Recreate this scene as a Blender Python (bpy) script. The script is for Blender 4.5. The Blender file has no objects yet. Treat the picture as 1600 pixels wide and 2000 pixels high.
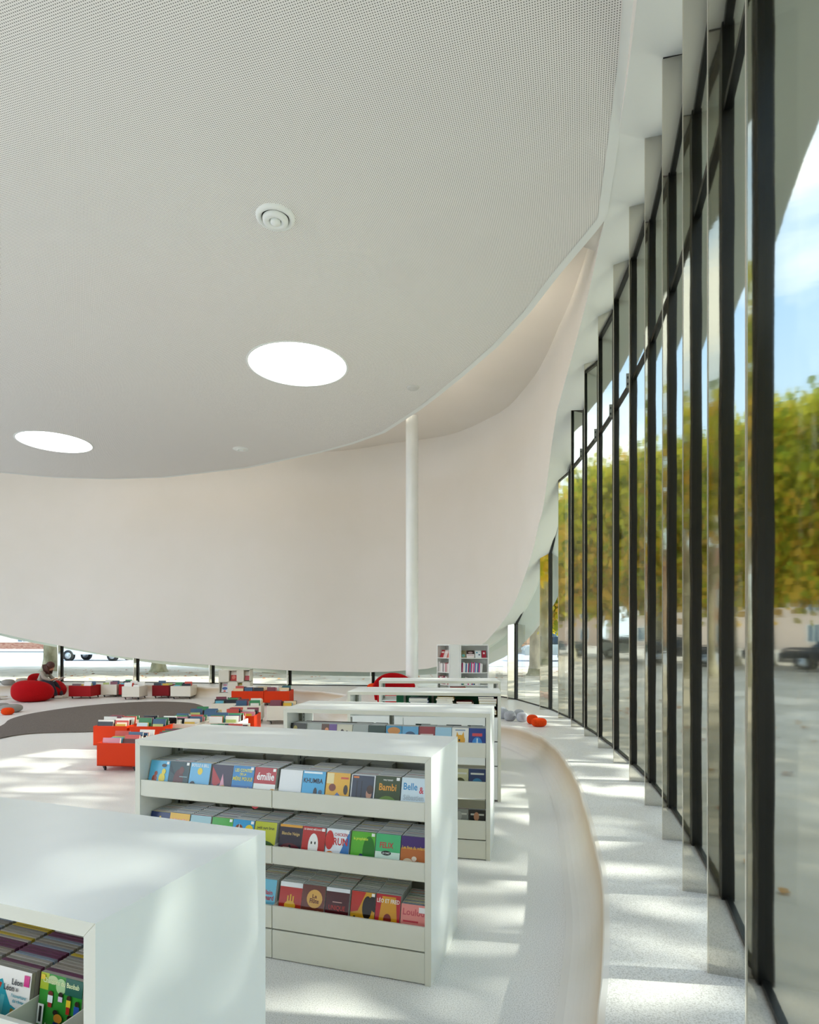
import bpy, bmesh, math, random
from mathutils import Vector, Matrix, Euler
random.seed(7)
C = bpy.context.scene.collection
PI = math.pi
F, CXP, HOR, H = 1165.0, 800.0, 1242.0, 1.7      # focal length in pixels, principal column, horizon row, eye height
PZ = 0.3                                          # height of the raised floor along the facade

def gp(px, py, z=0.0):
    Y = F*(H-z)/(py-HOR); return Vector(((px-CXP)/F*Y, Y, z))
def at(px, py, Y): return Vector(((px-CXP)/F*Y, Y, H-(py-HOR)/F*Y))

# ---------------------------------------------------------------- materials
_m = {}
def lin(c):
    return tuple((x/12.92 if x <= .04045 else ((x+.055)/1.055)**2.4) for x in c)
def hexc(s): return lin([int(s[i:i+2], 16)/255 for i in (0, 2, 4)])
def mat(col, rough=.5, metal=0, emit=0, spec=.5, name=None):
    key = (col, rough, metal, emit, spec)
    if key in _m: return _m[key]
    m = bpy.data.materials.new(name or 'paint_'+str(col)); m.use_nodes = True
    b = m.node_tree.nodes['Principled BSDF']
    c = hexc(col) if isinstance(col, str) else col
    b.inputs['Base Color'].default_value = (*c, 1); b.inputs['Roughness'].default_value = rough
    b.inputs['Metallic'].default_value = metal; b.inputs['Specular IOR Level'].default_value = spec
    if emit:
        b.inputs['Emission Color'].default_value = (*c, 1); b.inputs['Emission Strength'].default_value = emit
    _m[key] = m; return m
def noisy(name, c1, c2, scale=20, rough=.6, bump=0, detail=4, stretch=(1, 1, 1), metal=0, sharp=(.35, .65), bscale=None, spec=.5):
    m = bpy.data.materials.new(name); m.use_nodes = True; nt = m.node_tree; N = nt.nodes; L = nt.links
    b = N['Principled BSDF']; tc = N.new('ShaderNodeTexCoord'); mp = N.new('ShaderNodeMapping')
    mp.inputs['Scale'].default_value = stretch; L.new(tc.outputs['Object'], mp.inputs['Vector'])
    no = N.new('ShaderNodeTexNoise'); no.inputs['Scale'].default_value = scale; no.inputs['Detail'].default_value = detail
    L.new(mp.outputs[0], no.inputs['Vector'])
    r = N.new('ShaderNodeValToRGB'); r.color_ramp.elements[0].position = sharp[0]; r.color_ramp.elements[1].position = sharp[1]
    r.color_ramp.elements[0].color = (*hexc(c1), 1); r.color_ramp.elements[1].color = (*hexc(c2), 1)
    L.new(no.outputs['Fac'], r.inputs[0]); L.new(r.outputs[0], b.inputs['Base Color'])
    b.inputs['Roughness'].default_value = rough; b.inputs['Metallic'].default_value = metal
    b.inputs['Specular IOR Level'].default_value = spec
    if bump:
        bp = N.new('ShaderNodeBump'); bp.inputs['Strength'].default_value = bump
        if bscale:
            n2 = N.new('ShaderNodeTexNoise'); n2.inputs['Scale'].default_value = bscale; L.new(mp.outputs[0], n2.inputs['Vector']); L.new(n2.outputs['Fac'], bp.inputs['Height'])
        else: L.new(no.outputs['Fac'], bp.inputs['Height'])
        L.new(bp.outputs[0], b.inputs['Normal'])
    return m

M_floor = noisy('terrazzo', 'bfbbb4', 'e8e5e1', 170, .42, .02, 2, spec=.35, sharp=(.3, .56))
M_riser = noisy('riser_resin', 'd6ccc0', 'dfdad3', 1.2, .5, 0, 3)
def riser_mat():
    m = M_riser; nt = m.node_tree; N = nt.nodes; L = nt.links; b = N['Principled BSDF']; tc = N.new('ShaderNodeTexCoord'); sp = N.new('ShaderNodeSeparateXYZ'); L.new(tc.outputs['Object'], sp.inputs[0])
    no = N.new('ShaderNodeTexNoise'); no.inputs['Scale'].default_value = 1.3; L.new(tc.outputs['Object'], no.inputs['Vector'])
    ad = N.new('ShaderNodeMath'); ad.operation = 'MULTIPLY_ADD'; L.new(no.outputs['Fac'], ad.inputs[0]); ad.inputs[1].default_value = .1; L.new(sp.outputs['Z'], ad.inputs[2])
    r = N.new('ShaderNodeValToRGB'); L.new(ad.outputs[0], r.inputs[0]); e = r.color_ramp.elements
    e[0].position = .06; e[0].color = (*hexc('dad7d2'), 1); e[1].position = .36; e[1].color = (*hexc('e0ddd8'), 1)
    for p, c in ((.16, 'd2c8ba'), (.26, 'c4b095'), (.3, 'c3ae92'), (.335, 'd8d0c4')): q = e.new(p); q.color = (*hexc(c), 1)  # tan grime line and shading under the lip, both painted in by height
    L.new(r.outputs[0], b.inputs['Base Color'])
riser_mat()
M_wall = noisy('white_plaster', 'dfdad1', 'e1dcd4', 1, .7, 0, spec=.2)
M_soffit = mat('e8ece8', .6, name='soffit_white')
M_white = noisy('white_lacquer', 'dfe2df', 'e4e6e3', 3, .32, 0)
M_cream = mat('d9d6c8', .4, name='cream_laminate')
M_tray = noisy('warm_white_steel', 'd6d4c4', 'dad8ca', 4, .4)
M_dark = mat('0c0e10', .35, name='black_frame')
M_postg = mat('8d9084', .4, name='slotted_steel')
M_ext = noisy('sandy_gravel', 'b8ae9e', 'd4cabc', 1.2, .9, 0, 8)

# perforated ceiling
def perforated():
    m = bpy.data.materials.new('perforated_plaster'); m.use_nodes = True; nt = m.node_tree; N = nt.nodes; L = nt.links
    b = N['Principled BSDF']; b.inputs['Roughness'].default_value = .8; b.inputs['Specular IOR Level'].default_value = .1
    tc = N.new('ShaderNodeTexCoord'); mp = N.new('ShaderNodeMapping'); L.new(tc.outputs['Object'], mp.inputs[0])
    mp.inputs['Rotation'].default_value = (0, 0, math.radians(16)); P = .0172
    mp.inputs['Scale'].default_value = (1/P, 1/P, 1/P)
    fr = N.new('ShaderNodeVectorMath'); fr.operation = 'FRACTION'; L.new(mp.outputs[0], fr.inputs[0])
    su = N.new('ShaderNodeVectorMath'); su.operation = 'SUBTRACT'; su.inputs[1].default_value = (.5, .5, 0); L.new(fr.outputs[0], su.inputs[0])
    mu = N.new('ShaderNodeVectorMath'); mu.operation = 'MULTIPLY'; mu.inputs[1].default_value = (1, 1, 0); L.new(su.outputs[0], mu.inputs[0])
    le = N.new('ShaderNodeVectorMath'); le.operation = 'LENGTH'; L.new(mu.outputs[0], le.inputs[0])
    lt = N.new('ShaderNodeMath'); lt.operation = 'LESS_THAN'; lt.inputs[1].default_value = .25; L.new(le.outputs['Value'], lt.inputs[0])
    mx = N.new('ShaderNodeMix'); mx.data_type = 'RGBA'; L.new(lt.outputs[0], mx.inputs[0])
    mx.inputs[6].default_value = (*hexc('efede8'), 1); mx.inputs[7].default_value = (*hexc('76766f'), 1)
    L.new(mx.outputs[2], b.inputs['Base Color']); return m
M_perf = perforated()

def mirror():
    m = bpy.data.materials.new('polished_steel'); m.use_nodes = True; nt = m.node_tree; N = nt.nodes; L = nt.links
    b = N['Principled BSDF']; b.inputs['Metallic'].default_value = 1; b.inputs['Roughness'].default_value = .035
    b.inputs['Base Color'].default_value = (.62, .6, .54, 1)
    tc = N.new('ShaderNodeTexCoord'); mp = N.new('ShaderNodeMapping'); mp.inputs['Scale'].default_value = (3.5, 3.5, 1.6); L.new(tc.outputs['Object'], mp.inputs[0])
    no = N.new('ShaderNodeTexNoise'); no.inputs['Scale'].default_value = 1.4; no.inputs['Detail'].default_value = 1.5; L.new(mp.outputs[0], no.inputs['Vector'])
    bp = N.new('ShaderNodeBump'); bp.inputs['Strength'].default_value = .12; bp.inputs['Distance'].default_value = .004; L.new(no.outputs['Fac'], bp.inputs['Height'])
    n2 = N.new('ShaderNodeTexNoise'); n2.inputs['Scale'].default_value = 9; n2.inputs['Detail'].default_value = 2
    mp2 = N.new('ShaderNodeMapping'); mp2.inputs['Scale'].default_value = (.6, .6, 3.5); L.new(tc.outputs['Object'], mp2.inputs[0]); L.new(mp2.outputs[0], n2.inputs['Vector'])
    b2 = N.new('ShaderNodeBump'); b2.inputs['Strength'].default_value = .05; b2.inputs['Distance'].default_value = .0012
    L.new(n2.outputs['Fac'], b2.inputs['Height']); L.new(bp.outputs[0], b2.inputs['Normal']); L.new(b2.outputs[0], b.inputs['Normal'])
    return m
M_mirror = mirror()
def glass():
    m = bpy.data.materials.new('tinted_glazing'); m.use_nodes = True; nt = m.node_tree; N = nt.nodes; L = nt.links
    N.remove(N['Principled BSDF']); out = N['Material Output']
    t = N.new('ShaderNodeBsdfTransparent'); t.inputs[0].default_value = (.86, .95, .92, 1)
    g = N.new('ShaderNodeBsdfGlossy'); g.inputs['Roughness'].default_value = 0
    fr = N.new('ShaderNodeFresnel'); fr.inputs[0].default_value = 1.22
    mx = N.new('ShaderNodeMixShader'); sc_ = N.new('ShaderNodeMath'); sc_.operation = 'MULTIPLY'; sc_.inputs[1].default_value = .35; L.new(fr.outputs[0], sc_.inputs[0]); L.new(sc_.outputs[0], mx.inputs[0]); L.new(t.outputs[0], mx.inputs[1]); L.new(g.outputs[0], mx.inputs[2])
    L.new(mx.outputs[0], out.inputs[0]); return m
M_glass = glass()
def leafmat(name, c):
    m = bpy.data.materials.new(name); m.use_nodes = True; nt = m.node_tree; N = nt.nodes; L = nt.links
    N.remove(N['Principled BSDF']); out = N['Material Output']
    d = N.new('ShaderNodeBsdfDiffuse'); d.inputs[0].default_value = (*hexc(c), 1)
    t = N.new('ShaderNodeBsdfTranslucent'); t.inputs[0].default_value = (*hexc(c), 1)
    mx = N.new('ShaderNodeMixShader'); mx.inputs[0].default_value = .45; L.new(d.outputs[0], mx.inputs[1]); L.new(t.outputs[0], mx.inputs[2]); L.new(mx.outputs[0], out.inputs[0]); return m
LEAF = [leafmat('leaf_green', 'a4b03a'), leafmat('leaf_yellow_green', 'd0c840'), leafmat('leaf_gold', 'e6bc48'), leafmat('leaf_dark', '7a8a30')]

# ---------------------------------------------------------------- mesh building
class MB:
    def __init__(s): s.v = []; s.f = []; s.mi = []; s.sm = []; s.mats = []
    def m(s, material):
        if material not in s.mats: s.mats.append(material)
        return s.mats.index(material)
    def add(s, vs, fs, material, T=None, smooth=False):
        k = len(s.v); i = s.m(material)
        for v in vs:
            v = Vector(v); s.v.append(T @ v if T else v)
        for f in fs: s.f.append([k+j for j in f]); s.mi.append(i); s.sm.append(smooth)
        return s
    def box(s, a, b, material, T=None):
        x0, y0, z0 = a; x1, y1, z1 = b
        return s.add([(x0,y0,z0),(x1,y0,z0),(x1,y1,z0),(x0,y1,z0),(x0,y0,z1),(x1,y0,z1),(x1,y1,z1),(x0,y1,z1)],
              [(0,3,2,1),(4,5,6,7),(0,1,5,4),(1,2,6,5),(2,3,7,6),(3,0,4,7)], material, T)
    def bar(s, p, q, w, h, material):      # rectangular bar from p to q
        p, q = Vector(p), Vector(q); d = (q-p); n = d.normalized()
        u = n.cross(Vector((0,0,1)));
        if u.length < 1e-4: u = Vector((1,0,0))
        u.normalize(); w2 = u*w/2; h2 = u.cross(n)*h/2
        vs = [p-w2-h2, p+w2-h2, p+w2+h2, p-w2+h2, q-w2-h2, q+w2-h2, q+w2+h2, q-w2+h2]
        return s.add(vs, [(0,1,2,3),(4,7,6,5),(0,4,5,1),(1,5,6,2),(2,6,7,3),(3,7,4,0)], material)
    def rev(s, prof, material, T=None, n=24, sx=1, sy=1, smooth=True, cap=False):   # lathe, prof = [(r,z)]
        vs = []; fs = []
        for r, z in prof:
            for k in range(n):
                a = 2*PI*k/n; vs.append((r*math.cos(a)*sx, r*math.sin(a)*sy, z))
        for j in range(len(prof)-1):
            for k in range(n):
                a = j*n+k; b = j*n+(k+1) % n; fs.append((a, b, b+n, a+n))
        if cap: fs.append(tuple(range(n-1, -1, -1)))
        if cap: fs.append(tuple((len(prof)-1)*n+k for k in range(n)))
        return s.add(vs, fs, material, T, smooth)
    def tube(s, pts, rad, material, n=10, cap=True):
        pts = [Vector(p) for p in pts]; vs = []; fs = []
        rad = rad if isinstance(rad, (list, tuple)) else [rad]*len(pts)
        up = Vector((0.01, 0.02, 1)).normalized()
        for i, p in enumerate(pts):
            d = (pts[min(i+1, len(pts)-1)]-pts[max(i-1, 0)]).normalized()
            u = d.cross(up);
            if u.length < .05: u = d.cross(Vector((1, 0, 0)))
            u.normalize(); w = d.cross(u)
            for k in range(n):
                a = 2*PI*k/n; vs.append(p+(u*math.cos(a)+w*math.sin(a))*rad[i])
        for j in range(len(pts)-1):
            for k in range(n):
                a = j*n+k; b = j*n+(k+1) % n; fs.append((a, b, b+n, a+n))
        if cap: fs.append(tuple(range(n-1, -1, -1))); fs.append(tuple((len(pts)-1)*n+k for k in range(n)))
        return s.add(vs, fs, material, None, True)
    def strip(s, A, B, material, smooth=True, closed=False):    # quads between two equal polylines
        n = len(A); vs = list(A)+list(B); fs = [(i, i+1, n+i+1, n+i) for i in range(n-1)]
        if closed: fs.append((n-1, 0, n, 2*n-1))
        return s.add(vs, fs, material, None, smooth)
    def mesh(s, name):
        me = bpy.data.meshes.new(name); me.from_pydata([tuple(v) for v in s.v], [], s.f)
        for m in s.mats: me.materials.append(m)
        me.polygons.foreach_set('material_index', s.mi); me.polygons.foreach_set('use_smooth', s.sm); me.update(); return me
    def build(s, name, parent=None, bevel=0, mods=None):
        o = bpy.data.objects.new(name, s.mesh(name)); C.objects.link(o)
        if parent: o.parent = parent
        if bevel:
            b = o.modifiers.new('bevel', 'BEVEL'); b.width = bevel; b.segments = 2; b.limit_method = 'ANGLE'
        return o
def tag(o, label, cat, group=None, kind=None):
    o['label'] = label; o['category'] = cat
    if group: o['group'] = group
    if kind: o['kind'] = kind
    return o
def thing(name, label, cat, loc=(0,0,0), rz=0, group=None, kind=None):
    o = bpy.data.objects.new(name, None); C.objects.link(o); o.location = loc; o.rotation_euler = (0,0,rz); o.empty_display_size = .1
    return tag(o, label, cat, group, kind)
def link(name, me, parent=None):
    o = bpy.data.objects.new(name, me); C.objects.link(o)
    if parent: o.parent = parent
    return o
def TM(loc, rz=0, rx=0, ry=0, sc=(1,1,1)):
    return Matrix.Translation(loc) @ Euler((rx, ry, rz)).to_matrix().to_4x4() @ Matrix.Diagonal((*sc, 1))
def dup(o, parent=None):
    c = o.copy(); C.objects.link(c)
    if parent: c.parent = parent
    for ch in list(o.children):
        d = ch.copy(); C.objects.link(d); d.parent = c
        for g in list(ch.children):
            e = g.copy(); C.objects.link(e); e.parent = d
    return c
_tx = {}
def text_geo(s, bold=False):
    if s in _tx: return _tx[s]
    cu = bpy.data.curves.new('lettering', 'FONT'); cu.body = s; cu.size = 1; cu.align_x = 'CENTER'; cu.resolution_u = 2
    cu.offset = .02 if bold else 0
    o = bpy.data.objects.new('lettering', cu); C.objects.link(o)
    dg = bpy.context.evaluated_depsgraph_get(); me = o.evaluated_get(dg).to_mesh()
    vs = [v.co.copy() for v in me.vertices]; fs = [tuple(p.vertices) for p in me.polygons]
    w = max([v.x for v in vs])-min([v.x for v in vs]) if vs else 1
    o.evaluated_get(dg).to_mesh_clear(); bpy.data.objects.remove(o); bpy.data.curves.remove(cu)
    _tx[s] = (vs, fs, w); return _tx[s]
def smoothline(pts, n=4):       # Catmull-Rom
    P = [Vector(p) for p in pts]; out = []
    for i in range(len(P)-1):
        p0 = P[max(i-1, 0)]; p1 = P[i]; p2 = P[i+1]; p3 = P[min(i+2, len(P)-1)]
        for k in range(n):
            t = k/n; out.append(.5*((2*p1)+(-p0+p2)*t+(2*p0-5*p1+4*p2-p3)*t*t+(-p0+3*p1-3*p2+p3)*t**3))
    out.append(P[-1]); return out
def offs(line, d):              # offset polyline in plan; positive = to the left of travel
    out = []
    for i, p in enumerate(line):
        t = (line[min(i+1, len(line)-1)]-line[max(i-1, 0)]); n = Vector((-t.y, t.x, 0)).normalized(); out.append(Vector((p.x, p.y, p.z))+n*d)
    return out

# ================================================================ FACADE
Eb = [(-1.75,-2.62),(-1.17,-1.98),(-.65,-1.30),(-.18,-.59),(.24,.15),(.655,.885),(.957,1.69)]
for px, py in [(1384,1900),(1335,1740),(1295,1640),(1260.5,1573),(1230,1526),(1199,1490),(1169,1461),(1142,1438),(1116,1419.5),(1091,1403),(1055,1386),(992,1367)]:
    g = gp(px, py, PZ); Eb.append((g.x, g.y))
Eb += [(1.05,15.35)]
for px, py in [(724,1341),(561,1339.5),(409,1336),(261,1334),(113,1332.5),(-40,1334)]:
    g = gp(px, py, PZ); Eb.append((g.x, g.y))
Eb += [(-15.2,16.9),(-17.2,15.6)]
E3 = [Vector((x, y, PZ)) for x, y in Eb]
NF = len(E3)
FT = [2.0,2.6,3.1,3.7,4.2,4.6,4.95,5.2,5.45,5.657,5.81,5.85,5.84,5.77,5.54,5.17,4.51,3.275,1.97]   # fin tops
# fine polyline through the fin edges, 4 steps per bay; index 4*i is fin i
Ef = smoothline([Vector((x, y, 0)) for x, y in Eb], 4)
def plan(d): return offs(Ef, d)      # travel goes away from the camera, left of travel = into the room
Wf = plan(.22)
def ray_hit(px):                     # first crossing of the view ray with the wall plan, beyond fin 9
    s = (px-CXP)/F
    for i in range(36, len(Wf)-1):
        a, b = Wf[i], Wf[i+1]; fa = a.x-s*a.y; fb = b.x-s*b.y
        if fa*fb <= 0 and abs(fa-fb) > 1e-9:
            t = fa/(fa-fb); return i+t, a.lerp(b, t)
    return None
def profile(pix):
    out = []
    for px, py in pix:
        h = ray_hit(px)
        if h: out.append((h[0], H+(HOR-py)/F*h[1].y))
    return sorted(out)
def interp(tab, s):
    if s <= tab[0][0]: return tab[0][1]
    for (a, za), (b, zb) in zip(tab, tab[1:]):
        if s <= b: return za+(zb-za)*(s-a)/max(b-a, 1e-6)
    return tab[-1][1]
bot = profile([(1169,483),(1144,596),(1125,668),(1107,733),(1088,802),(1076,880),(1060,999),(1052,1025),(1030,1112),(1005,1177),(980,1217),(945,1257),(900,1287),(852,1304),(817,1308),(756,1312),(724,1313),(650,1312),(572,1310),(540,1308),(422,1300),(325,1292),(272,1287),(206,1278),(122,1262),(50,1248),(0,1237),(-80,1215)])
crs = profile([(1160,455),(1147,490),(1119,574),(1088,646),(1041,739),(979,805),(900,842),(819,858),(760,866),(620,884)])
finz = [(4*i, FT[i]) for i in range(len(FT))]
CZ = 5.8
s0 = bot[0][0]
def zbot(s):
    if s < s0: return min(interp(finz, s)+.02, CZ)
    return interp(bot, s)
def ztop(s):
    if s < crs[0][0]-.5: return CZ+.02
    if s > crs[-1][0]: return min(crs[-1][1]+(s-crs[-1][0])*.05, 7.0)
    return interp(crs, s)
def fintop(i):
    if i < len(FT): return FT[i]
    return max(zbot(4*i)+.05, .8)
NS = len(Ef)
wb = [Vector((Wf[i].x, Wf[i].y, min(zbot(i), ztop(i)-.001))) for i in range(NS)]
wt = [Vector((Wf[i].x, Wf[i].y, ztop(i))) for i in range(NS)]
b_ = MB().strip(wb, wt, M_wall)
w = b_.build('wall_back'); tag(w, 'tall curved white plaster wall hanging above the low band of glass', 'wall', kind='structure')
# soffit: room edge -> glass line -> outer lip
Gf = plan(-.2); Of = plan(-.62)
sg = [Vector((Gf[i].x, Gf[i].y, (interp(finz, i) if i <= 4*(len(FT)-1) else zbot(i)+.05))) for i in range(NS)]
so = [Vector((Of[i].x, Of[i].y, sg[i].z-.22)) for i in range(NS)]
top_o = [Vector((p.x, p.y, 7.6)) for p in so]
mb = MB(); mb.strip(wb, sg, M_soffit); mb.strip(sg, so, M_soffit); mb.strip(so, top_o, M_soffit)
tag(mb.build('trim_1'), 'white soffit that follows the arched top of the glass facade', 'soffit', kind='structure')

# ceiling disc outline (z = CZ)
cpx = [(1245,0),(1237,90),(1222,190),(1204,310),(1186,424),(1160,457),(1093,536),(1035,611),(972,677),(907,733),(860,771),(819,802),(752,845),(690,867),(623,885),(484,914),(322,933),(215,936),(107,933),(0,923),(-120,905),(-260,875)]
cz = [Vector(((px-CXP)/F*(F*(CZ-H)/(HOR-py)), F*(CZ-H)/(HOR-py), CZ)) for px, py in cpx]
near = [Vector((p.x, p.y, CZ)) for p in plan(.24)[:28]]
outline = near[:-1]+[c for c in cz if c.y > near[-1].y+.15]
outline += [Vector((-14.5,11,CZ)), Vector((-15.5,8,CZ)), Vector((-15,3,CZ)), Vector((-12,-2,CZ)), Vector((-6,-4.5,CZ))]
holes = []
def skyc(px, py): return Vector(((px-CXP)/F*(F*(CZ-H)/(HOR-py)), F*(CZ-H)/(HOR-py), CZ))
S1, S2 = skyc(582, 714), skyc(107, 864)
def ring(c, r, z, n=48): return [Vector((c.x+r*math.cos(2*PI*k/n), c.y+r*math.sin(2*PI*k/n), z)) for k in range(n)]
bm = bmesh.new()
def loop(pts):
    vs = [bm.verts.new(p) for p in pts]
    for i in range(len(vs)): bm.edges.new((vs[i], vs[(i+1) % len(vs)]))
loop(outline); loop(ring(S1, .73, CZ)); loop(ring(S2, .7, CZ))
bmesh.ops.triangle_fill(bm, use_beauty=True, use_dissolve=False, edges=bm.edges[:])
me = bpy.data.meshes.new('ceiling'); bm.to_mesh(me); bm.free(); me.materials.append(M_perf)
o = link('ceiling', me); tag(o, 'large flat white ceiling disc pierced by rows of tiny holes', 'ceiling', kind='structure')
mb = MB(); up = [p+Vector((0,0,.16)) for p in outline]
mb.strip(outline, up, M_soffit, closed=True)
inn = []
n_ = len(outline)
for i, p in enumerate(outline):
    t = outline[(i+1) % n_]-outline[i-1]; nn = Vector((-t.y, t.x, 0)).normalized()
    inn.append(p+nn*.09)
mb.strip([p-Vector((0,0,.004)) for p in outline], [p-Vector((0,0,.004)) for p in inn], M_soffit, closed=True)
tag(mb.build('trim_2'), 'plain white rim round the perforated ceiling disc', 'ceiling rim', kind='structure')
# upper ceiling behind the rim
i0 = 26
inner = [p.lerp(Vector((-3, 4, 0)), .45) for p in Wf]
mb = MB(); mb.strip([wt[i]+Vector((0,0,0)) for i in range(i0, NS)], [Vector((inner[i].x, inner[i].y, wt[i].z+.0)) for i in range(i0, NS)], M_wall)
tag(mb.build('trim_3'), 'upper white ceiling glimpsed above the glowing slot', 'upper ceiling', kind='structure')
mb = MB(); P7 = [Vector((p.x, p.y, 7.6)) for p in Of]+[Vector((-17,4,7.6)), Vector((-13,-3,7.6))]
mb.add(P7, [tuple(range(len(P7)))], M_soffit); tag(mb.build('trim_4'), 'flat white unseen roof slab added over the room to block the sun', 'roof', kind='structure')  # slab out of view, added to keep sunlight from leaking in above
# cove light on the rim
rim = [p for p in cz if p.y > 6.8]
cove = [Vector((p.x-.12*(1 if p.x > -2 else 0), p.y-.22, CZ+.1)) for p in smoothline(rim, 3)]
mb = MB(); mb.tube(cove, .022, mat((1.0, .89, .74), .5, 0, 26, name='warm_led'), 6)
tag(mb.build('cove_light'), 'warm linear light hidden on the ceiling rim, glowing onto the wall', 'light')
# skylights
for c, r, lab in ((S1, .73, 'large bright round skylight nearest the column in the perforated ceiling'), (S2, .7, 'bright round skylight at the far left of the perforated ceiling')):
    t = thing('skylight', lab, 'skylight', c, 0, kind='structure')
    MB().rev([(r, 0), (r, .3)], M_soffit, n=48, ).build('shaft', t)
    mb = MB(); mb.add([(r*math.cos(2*PI*k/48), r*math.sin(2*PI*k/48), .14) for k in range(48)], [tuple(range(48))], mat((1, 1, 1), .5, 0, 14, name='sky_diffuser')); mb.build('diffuser', t)
    mb = MB(); mb.rev([(r, .0), (r+.035, .0), (r+.035, -.006), (r, -.006), (r, 0)], M_soffit, n=48); mb.build('ring', t)
# ceiling fittings
c = skyc(538, 424)
t = thing('air_diffuser', 'round white ceiling air diffuser with stepped rings and dark throat', 'air vent', c, kind='structure')
MB().rev([(.19, 0), (.185, -.02), (.15, -.035), (.135, -.012), (.13, 0)], M_soffit, n=40).build('outer_ring', t)
MB().rev([(.125, -.02), (.12, -.05), (.09, -.062), (.062, -.05), (.055, -.02)], M_soffit, n=40).build('middle_ring', t)
MB().rev([(.05, -.03), (.048, -.06), (.02, -.075), (0.0001, -.078)], M_soffit, n=32).build('centre_cone', t)
MB().rev([(.13, -.004), (.0001, -.0045)], M_dark, n=32).build('throat', t)
c = skyc(807, 757); tag(MB().rev([(.001, -.025), (.085, -.022), (.1, -.01), (.1, 0)], mat('cdcdc8', .6), n=32).build('smoke_detector'), 'small flat round grey detector disc near the ceiling edge above the column', 'detector').location = c
c = skyc(470, 877); t = thing('round_speaker', 'shallow round white ceiling fitting with a raised inner ring', 'ceiling fitting', c)
MB().rev([(.001, -.012), (.15, -.012), (.17, 0)], M_soffit, n=32).build('plate', t); MB().rev([(.08, -.012), (.08, -.03), (.06, -.03), (.06, -.012)], M_soffit, n=32).build('ring', t)

# fins, posts and glass: one window per bay
G3 = []
for i in range(NF):
    a = E3[max(i-1, 0)]; b = E3[min(i+1, NF-1)]; t = (b-a); n = Vector((t.y, -t.x, 0)).normalized(); G3.append(E3[i]+n*(.208 if i == 6 else .2))
for i in range(NF):
    z1 = fintop(i); e, g = E3[i], G3[i]; nrm = (g-e).normalized(); tan = Vector((-nrm.y, nrm.x, 0))
    far = i > 19
    wn = thing('window_%d' % (i+1), 'tall glazed bay of the curved facade with its polished steel fin and black post', 'window', g, 0, kind='structure')
    lo = lambda p: p-g
    L_ = (lo(e)).length
    mb = MB(); rz = math.atan2(nrm.y, nrm.x); T = Matrix.Rotation(rz, 4, 'Z')
    mb.box((-L_, -.009, 0), (.03, .009, z1-PZ), M_mirror, T); mb.build('mirror_fin', wn)
    mb = MB(); mb.box((-L_-.004, -.0095, 0), (-L_, .0095, z1-PZ), mat('d8d2c4', .25, 1), T); mb.build('fin_edge', wn)
    mb = MB(); mb.box((-.03, .0095, 0), (.03, .05, z1-PZ), M_dark, T); mb.box((-.026, -.045, 0), (.03, -.0095, z1-PZ), M_dark, T); mb.build('post', wn)
    mb = MB(); mb.box((-.2, -.012, z1-PZ), (.0, .012, z1-PZ+.02), M_dark, T); mb.build('head_bracket', wn)
    if i < NF-1:
        g2 = G3[i+1]-g; z2 = fintop(i+1)-PZ; za = z1-PZ
        mb = MB(); mb.bar((0,0,.012), (g2.x, g2.y, .012), .03, .024, M_dark); mb.build('sill', wn)
        mb = MB(); mb.bar((0,0,za-.02), (g2.x, g2.y, z2-.02), .04, .05, M_dark); mb.build('head_frame', wn)
        mb = MB(); mb.add([(0,0,0), (g2.x, g2.y, 0), (g2.x, g2.y, z2), (0,0,za)], [(0,1,2,3)], M_glass); mb.build('glass_pane', wn)
        if min(za, z2) > 4.5-PZ:
            mb = MB(); mb.bar((0,0,4.5-PZ), (g2.x, g2.y, 4.5-PZ), .04, .045, M_dark); mb.build('transom', wn)
            mb = MB(); mb.box((-.07, -.014, 4.42-PZ), (-.03, -.009, 4.58-PZ), M_postg, T); mb.box((-.062, -.018, 4.45-PZ), (-.048, -.014, 4.475-PZ), M_dark, T); mb.box((-.062, -.018, 4.52-PZ), (-.048, -.014, 4.545-PZ), M_dark, T); mb.build('bracket', wn)

# ================================================================ FLOORS
mb = MB(); mb.add([(-20,-6,0), (6,-6,0), (6,19,0), (-20,19,0)], [(0,1,2,3)], M_floor)
tag(mb.build('floor'), 'pale terrazzo floor dappled with sunlight', 'floor', kind='structure')
pe = [Vector((-1.9,-2.0,0)), Vector((-.9,-.9,0)), Vector((-.1,.3,0)), Vector((.42,1.4,0))]
for px, py in [(1170,2000),(1180,1900),(1183,1800),(1180,1720),(1165,1650),(1130,1530),(1095,1470),(1060,1440),(1020,1424),(985,1416)]:
    g = gp(px, py, PZ); pe.append(Vector((g.x, g.y, 0)))
pe += [Vector((.75,10.0,0)), Vector((.0,10.4,0)), Vector((-.8,11.0,0)), Vector((-1.45,11.9,0)), Vector((-1.75,12.9,0)), Vector((-1.55,13.7,0)), Vector((-1.62,14.4,0)), Vector((-2.8,15.5,0)), Vector((-4.16,16.1,0)), Vector((-5.66,16.45,0)), Vector((-7.3,17.0,0)), Vector((-9.8,17.05,0)), Vector((-11.7,16.95,0)), Vector((-14,16.1,0)), Vector((-16.3,14.6,0))]
pl = smoothline(pe, 4)
mb = MB(); prev = None; r = .2
prof = [(-.02, PZ), (0.004, PZ-.006), (.012, PZ-.03)]+[(.012+r*(1-math.cos(t)), (PZ-.03)*(1-math.sin(t))) for t in [k*PI/2/8 for k in range(1, 9)]]
def offz(d, z): return [Vector((p.x, p.y, z+.002)) for p in offs(pl, d)]
rows = [offz(d, z) for d, z in prof]
for a, b in zip(rows, rows[1:]): mb.strip(a, b, M_riser)
tag(mb.build('trim_5'), 'curved riser with coved foot between the lower floor and the raised floor', 'step', kind='structure')
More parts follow.
